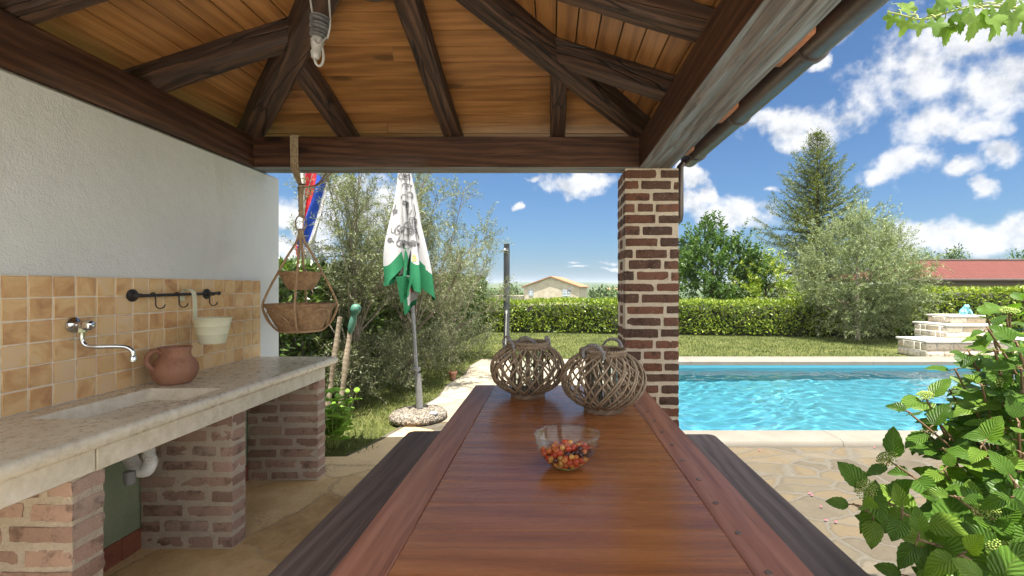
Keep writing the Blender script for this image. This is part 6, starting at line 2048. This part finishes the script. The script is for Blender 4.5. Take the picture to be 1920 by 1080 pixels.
def crown_tree(name, base, height, prof, n_clumps, leaves, csize, ll, lw, label, cat, leafmat_, barkmat, trunk_r, zlow, up=0.4, group=None, shell=0.55, limbs=12, spr=None):
    """prof(u): crown radius for u 0..1 between zlow and height"""
    base = Vector(base)
    t = empty(name, base, label, cat, group)
    tr = MB()
    pts = limb(tr, base - Vector((0, 0, .2)), base + Vector((0, 0, height * .8)), trunk_r, trunk_r * .25, 0.03, 12, 9)
    V = []
    cl = []
    while len(cl) < n_clumps:
        u = random.random()
        R0 = prof(u)
        if random.random() * 1.0 > R0 / max(prof(q / 10) for q in range(11)) + .05: continue
        r = R0 * (shell + (1 - shell) * random.random()) if random.random() < .8 else R0 * random.random()
        a = random.uniform(0, 2 * math.pi)
        r *= 1 + 0.5 * mnoise.noise(Vector((math.cos(a) * 1.5, math.sin(a) * 1.5, u * 3.2 + base.x)))
        if mnoise.noise(Vector((math.cos(a) * 2.6 + 7, math.sin(a) * 2.6, u * 5 + base.x))) < -.22: continue
        cl.append(base + Vector((r * math.cos(a), r * math.sin(a), zlow + (height - zlow) * u)))
    for i, c in enumerate(cl):
        if spr:
            n_s, ln, nl, upw = spr
            o = c - base - Vector((0, 0, zlow + (height - zlow) * .3)); o.normalize()
            for q in range(int(n_s * random.uniform(.6, 1.4))):
                p = c + Vector(rng.normal(size=3)) * csize
                d = o * .8 + Vector((0, 0, upw)) + Vector(rng.normal(size=3)) * .45
                V.append(spray(p, d, ln * random.uniform(.6, 1.3), nl, ll, lw, .7, .15))
            if i < limbs:
                k = int(min(11, max(1, (c.z - base.z) / height * 12 - 1.5)))
                limb(tr, pts[k], c, trunk_r * .35, .01, .1, 6, 5)
            continue
        n = int(leaves * random.uniform(.7, 1.3))
        p = np.array(c) + rng.normal(size=(n, 3)) * csize * np.array([1, 1, .85])
        o = np.array(c - base - Vector((0, 0, (zlow + height) / 2))); o /= np.linalg.norm(o) + 1e-6
        d = o * .6 + np.array([0, 0, up]) + rng.normal(size=(n, 3)) * .7
        nn = o * .5 + np.array([0, 0, .6]) + rng.normal(size=(n, 3)) * .5
        V.append(leaf_arrays(p, d, nn, ll * rng.uniform(.6, 1.25, n), lw * rng.uniform(.8, 1.2, n)))
        if i < limbs:
            k = int(min(11, max(1, (c.z - base.z) / height * 12 - 1.5)))
            limb(tr, pts[k], c, trunk_r * .35, .01, .1, 6, 5)
    tr.build('trunk', barkmat, t, smooth=True)
    leaf_object('crown', np.concatenate(V), leafmat_, t)
    return t

# silvery olive in front of the far hedge, with its own bird table beside it
crown_tree('olive_tree', (8.45, 12.55, 0), 3.45, lambda u: 1.42 * math.sin(math.pi * min(1, (u * .8 + .15))) ** .75, 330, 0, .16, .088, .024, 'round silvery olive tree standing on the lawn in front of the conifer', 'olive tree', M['olive_silver'], M['bark'], .075, .35, limbs=8, spr=(9, .36, 15, .55))
crown_tree('broadleaf_tree', (6.75, 19.0, -0.2), 4.1, lambda u: 1.75 * math.sin(math.pi * (u * .76 + .22)) ** .8, 150, 0, .2, .17, .085, 'dense dark green broadleaf tree beside the brick pillar beyond the hedge', 'tree', M['broadleaf'], M['bark_dark'], .12, .4, spr=(7, .62, 12, 1.0))
crown_tree('broadleaf_tree', (8.5, 18.0, -0.1), 2.5, lambda u: 1.3 * math.sin(math.pi * (u * .78 + .2)) ** .8, 60, 0, .2, .14, .06, 'low yellowish green tree between the dense dark tree and the conifer', 'tree', M['laurel'], M['bark_dark'], .08, .3, spr=(6, .45, 12, .7))

def conifer():
    base = Vector((11.35, 19.4, -0.2))
    t = empty('conifer', base, 'tall dark conifer with open drooping branches rising behind the silvery olive', 'conifer')
    Ht = 8.15
    tr = MB(); tw = MB(); V = []
    tr.tube([base, base + Vector((.03, 0, Ht * .5)), base + Vector((0, 0, Ht))], [.15, .085, .012], 9)
    z = 0.5
    k = 0
    while z < Ht - .1:
        u = z / Ht
        nb = 8 if u < .8 else 5
        Rr = 3.5 * (1 - u) ** 0.76 + .05
        for i in range(nb):
            a = 2 * math.pi * i / nb + k * .8 + random.uniform(-.25, .25)
            L = Rr * random.uniform(.55, 1.15)
            el = R(8 + 45 * u ** 1.6) + random.uniform(-.12, .12)
            d = Vector((math.cos(a) * math.cos(el), math.sin(a) * math.cos(el), math.sin(el)))
            p0 = base + Vector((0, 0, z))
            path = smooth_path([p0, p0 + d * L * .4 + Vector((0, 0, -.02 * L)), p0 + d * L * .75 + Vector((0, 0, -.06 * L)), p0 + d * L + Vector((0, 0, .04 * L))], 12)
            tw.tube(path, [.028 * (1 - u) + .008 - (.028 * (1 - u)) * q / 12 for q in range(13)], 4, cap=False)
            ntw = max(5, int(L * 13))
            for q in range(ntw):
                f = (q + .7) / ntw
                i0 = min(11, int(f * 12)); p = path[i0].lerp(path[i0 + 1], f * 12 - i0)
                sd = Vector((-math.sin(a), math.cos(a), 0)) * (1 if q % 2 else -1)
                dd = d * .75 + sd * random.uniform(.4, 1) + Vector((0, 0, random.uniform(-.3, .45)))
                ln = (0.22 + .3 * (1 - f)) * min(1.15, .5 + L * .28) * random.uniform(.7, 1.2)
                V.append(spray(p, dd, ln, max(7, int(ln * 34)), .105, .034, .7, .12))
            V.append(spray(path[10], d + Vector((0, 0, .4)), .3, 9, .09, .024, .7, 0))
        z += 0.31 * (1 - u * .4); k += 1
    V.append(spray(base + Vector((0, 0, Ht - .5)), (0, 0, 1), .75, 20, .08, .024, .7, 0))
    for q in range(9):
        a = q * 2.1; V.append(spray(base + Vector((0, 0, Ht - .75 + q * .07)), (math.cos(a), math.sin(a), .75), .42 - q * .03, 12, .085, .024, .7, 0))
    tr.build('trunk', M['bark_dark'], t, smooth=True)
    tw.build('branches', M['bark_dark'], t)
    leaf_object('crown', np.concatenate(V), M['needles'], t)
conifer()

def bird_table():
    b = Vector(((1576 - VX) * 12.9 / F, 12.7, 0))
    t = empty('bird_table', b, 'small wooden bird table on a post beside the silvery olive tree', 'bird table')
    mb = MB(); mb.tube([b, b + Vector((0, 0, .84))], .025, 8); mb.build('post', M['stake'], t, smooth='auto')
    mb = MB(); mb.box(b + Vector((0, 0, .86)), (.42, .3, .025), bev=.004)
    mb.build('tray', M['stake'], t, smooth='auto')
    mb = MB(); mb.box(b + Vector((-.03, 0, .945)), (.13, .12, .14), bev=.004); mb.add([b + Vector(q) for q in ((-.12, -.09, 1.02), (.06, -.09, 1.02), (.06, .09, 1.02), (-.12, .09, 1.02), (-.03, -.09, 1.09), (-.03, .09, 1.09))], [(0, 1, 4), (2, 3, 5), (1, 2, 5, 4), (3, 0, 4, 5), (0, 3, 2, 1)])
    mb.build('feeder_house', M['stake'], t, smooth='auto')
bird_table()

# distant trees round the stone house and behind the red roof
for i, (px, D, top, rad, lab) in enumerate(((1128, 95, 545, 4.2, 'round green tree just right of the stone gable house'), (1160, 120, 541, 6, 'wide green tree beside the brick pillar in the distance'), (960, 105, 543, 5, 'green tree left of the stone gable house'), (925, 130, 543, 7, 'far green tree at the end of the left hedge'))):
    x = (px - VX) * D / F; zt = H - (top - VY) * D / F; zb = ground_h(x, D)
    crown_tree('distant_tree', (x, D, zb), zt - zb, lambda u, r=rad: r * math.sin(math.pi * (u * .75 + .22)) ** .7, 46, 50, .75, .8, .45, lab, 'tree', M['hill_trees'], M['bark_dark'], .2, .5, group='trees in the valley')
for i, (px, D, top, rad, lab) in enumerate(((1795, 42, 470, .9, 'thin leafy treetop showing above the middle of the red roof'), (1747, 42, 482, .7, 'tiny leafy treetop above the left end of the red roof'), (1908, 42, 474, 1.6, 'leafy treetop above the right end of the red roof'))):
    x = (px - VX) * D / F; zt = H - (top - VY) * D / F
    crown_tree('far_tree', (x, D, -2.0), zt + 2.0, lambda u, r=rad: r * math.sin(math.pi * (u * .75 + .2)) ** .7, 34, 26, .28, .28, .13, lab, 'tree', M['broadleaf'], M['bark_dark'], .1, 3.2, group='trees behind the red roof')

# ---------------------------------------------------------------- houses
def gable_house():
    D = 80.0
    p = Vector((-0.0, D, ground_h(0, D)))
    t = empty('stone_house', p, 'pale stone gable house with orange tiled roof beyond the hedge', 'house')
    rot = Matrix.Rotation(R(-14), 3, 'Z')
    piv = Vector((-4.8, D, 0))
    def W(x, y, z): return piv + rot @ Vector((x, y, 0)) + Vector((0, 0, z))
    w, l = 9.9, 8.5
    ez, az = 1.45, 3.15
    gz = ground_h(0, D) - .5
    mb = MB()
    vs = [W(0, 0, gz), W(w, 0, gz), W(w, 0, ez), W(w / 2, 0, az), W(0, 0, ez), W(0, l, gz), W(w, l, gz), W(w, l, ez), W(w / 2, l, az), W(0, l, ez)]
    mb.add(vs, [(0, 1, 2, 3, 4), (1, 6, 7, 2), (6, 5, 9, 8, 7), (5, 0, 4, 9)])
    mb.build('wall', M['house_stone'], t)
    mb = MB()
    o = .35; th = .16
    for sx in (0, 1):
        xe = -o if sx == 0 else w + o
        ze = ez - (az - ez) / (w / 2) * o
        a = [W(w / 2, -o, az + .02), W(xe, -o, ze + .02), W(xe, l + o, ze + .02), W(w / 2, l + o, az + .02)]
        b = [v + Vector((0, 0, th)) for v in a]
        mb.add(a + b, [(0, 1, 2, 3), (4, 7, 6, 5), (0, 4, 5, 1), (1, 5, 6, 2), (2, 6, 7, 3)])
    mb.build('roof', M['roof_orange'], t)
    for (xa, xb, za, zb) in ((0.95, 1.75, -.15, 1.0), (7.0, 8.35, -.6, 1.0)):
        mb = MB()
        c = W((xa + xb) / 2, -.03, (za + zb) / 2)
        mb.box(c, (xb - xa, .12, zb - za), rot, bev=.02)
        f = mb.build('window', M['shutter'], t)
        mb = MB(); mb.box(c + rot @ Vector((0, -.075, 0)), (.05, .03, zb - za), rot)
        for q in (-.25, .25): mb.box(c + rot @ Vector((0, -.072, q)), (xb - xa - .1, .024, .05), rot)
        mb.build('shutter_bars', M['white_paint'], f)
    mb = MB(); c = W(-2.6, 1.5, -3.3); mb.box(c, (5.2, 4, 6.2), rot)
    an = mb.build('annex', M['house_plaster'], t)
    mb = MB(); mb.box(c + Vector((0, 0, 3.16)), (5.5, 4.3, .1), rot); mb.build('annex_roof', M['house_plaster'], an)
gable_house()
def red_house():
    t = empty('red_roof_house', (24, 25, -0.5), 'long low house with red tiled roof and dark gutter behind the tall hedge', 'house')
    x0, x1 = 18.5, 42.0
    ye, yr = 23.5, 28.0
    ze = H + 15.0 * ye / F; zr = H + 49 * yr / F
    mb = MB()
    mb.box(((x0 + x1) / 2 + .4, ye + 4.6, ze / 2 - .7), (x1 - x0 - .8, 8.2, ze + .9))
    mb.build('wall', M['house_plaster'], t)
    ang = math.atan2(zr - ze, yr - ye); L = math.hypot(zr - ze, yr - ye)
    for s in (0, 1):
        m = MB()
        m.add([((x0 - x1) / 2, 0, 0), ((x1 - x0) / 2, 0, 0), ((x1 - x0) / 2 - (3.8 if s else 0), L, 0), ((x0 - x1) / 2 + (0 if s else 3.8), L, 0)], [(0, 1, 2, 3)])
        m.add([((x0 - x1) / 2, 0, -.12), ((x1 - x0) / 2, 0, -.12), ((x1 - x0) / 2 - (3.8 if s else 0), L, -.12), ((x0 - x1) / 2 + (0 if s else 3.8), L, -.12)], [(3, 2, 1, 0)])
        o = m.build('roof', M['roof_red'], None)
        o.parent = t
        base = Vector(((x0 + x1) / 2, ye, ze)) if s == 0 else Vector(((x0 + x1) / 2, 2 * yr - ye, ze))
        o.location = base - Vector(t.location)
        o.rotation_euler = (ang, 0, 0) if s == 0 else (ang, 0, math.pi)
    mb = MB(); mb.add([(x0, ye, ze), (x0 + 3.8, yr, zr), (x0, 2 * yr - ye, ze)], [(0, 1, 2)])
    mb.build('roof', M['roof_red'], t)
    mb = MB(); mb.tube([(x0 + 3.75, yr, zr + .02), (x1, yr, zr + .02)], .1, 8)
    mb.build('ridge', M['fascia'], t, smooth='auto')
    mb = MB(); mb.tube([(x0 - .1, ye - .06, ze - .06), (x1, ye - .06, ze - .06)], .09, 10); mb.box(((x0 + x1) / 2, ye + .08, ze - .2), (x1 - x0, .05, .2))
    mb.build('gutter', M['fascia'], t, smooth='auto')
    for x in (21.0, 25.5, 30):
        mb = MB(); mb.box((x, ye + .49, .6), (1.2, .06, 1.2), bev=.01); mb.build('window', M['shutter'], t)
red_house()
for k, (x, y, w, dz) in enumerate(((71, 520, 13, 4),)):
    z = ground_h(x, y)
    t = empty('hillside_house', (x, y, z), 'small cream house among the valley trees just left of the brick pillar', 'house')
    mb = MB(); mb.box((x, y, z + dz / 2 - 1), (w, w * .6, dz + 2)); mb.build('wall', M['house_plaster'], t)
    mb = MB()
    a = w / 2 + .5; b = w * .3 + .5
    mb.add([(x - a, y - b, z + dz), (x + a, y - b, z + dz), (x + a, y + b, z + dz), (x - a, y + b, z + dz), (x - a, y, z + dz + 2.5), (x + a, y, z + dz + 2.5)], [(0, 1, 5, 4), (2, 3, 4, 5), (1, 2, 5), (3, 0, 4), (3, 2, 1, 0)])
    mb.build('roof', M['roof_orange'], t)

# ---------------------------------------------------------------- grass
def grass(name, n, xr, yr, hl, w, mat, keep, tilt=.4):
    x = rng.uniform(*xr, n); y = rng.uniform(*yr, n)
    m = np.array([keep(a, b) for a, b in zip(x, y)])
    x, y = x[m], y[m]; n = len(x)
    tuft = np.array([mnoise.noise(Vector((a * 2.2, b * 2.2, 4))) for a, b in zip(x, y)])
    pos = np.stack([x, y, np.full(n, -.02)], 1)
    d = np.array([0, 0, 1.0]) + rng.normal(size=(n, 3)) * tilt
    d[:, 2] = np.abs(d[:, 2]) + .25
    L = rng.uniform(*hl, n) * (1 + .7 * tuft)
    V = leaf_arrays(pos, d, rng.normal(size=(n, 3)), L, np.full(n, w) * rng.uniform(.7, 1.3, n), fold=.05, mid=.35)
    tag(leaf_object(name, V, mat), kind='stuff')
def keep_lawn(a, b):
    return not (7.5 < a < 10.5 and 9.2 < b < 10.7) and b < 14.9 - (a + 2.2) * .152
def keep_bed(a, b):
    return a < -1.58 + .08 * math.sin(b * 2.3) and a > -3.6 + (b - 4) * .1
grass('lawn_grass', 42000, (-3.0, 11.5), (9.3, 15), (.03, .07), .012, M['grass'], keep_lawn, .6)
grass('bed_grass', 15000, (-3.4, -1.5), (3.95, 9.6), (.03, .11), .007, M['grass_bed'], keep_bed, .8)
for o in bpy.data.objects:
    if o.type == 'MESH' and o.parent is None and o.name.startswith(('lawn', 'bed')): o['kind'] = 'stuff'

# ------------------------------------------------------------------ haze: even air round the camera and the whole scene
def haze():
    m = bpy.data.materials.new('haze')
    m.use_nodes = True
    nt = m.node_tree
    nt.nodes.remove(nt.nodes['Principled BSDF'])
    v = nd(nt, 'ShaderNodeVolumePrincipled', {'Color': (0.78, 0.87, 1.0, 1), 'Density': 0.00022, 'Anisotropy': 0.1})
    nt.links.new(v.outputs[0], nt.nodes['Material Output'].inputs['Volume'])
    mb = MB(); mb.box((0, 1700, 22), (9000, 5400, 66))
    tag(mb.build('haze', m), kind='stuff')
haze()
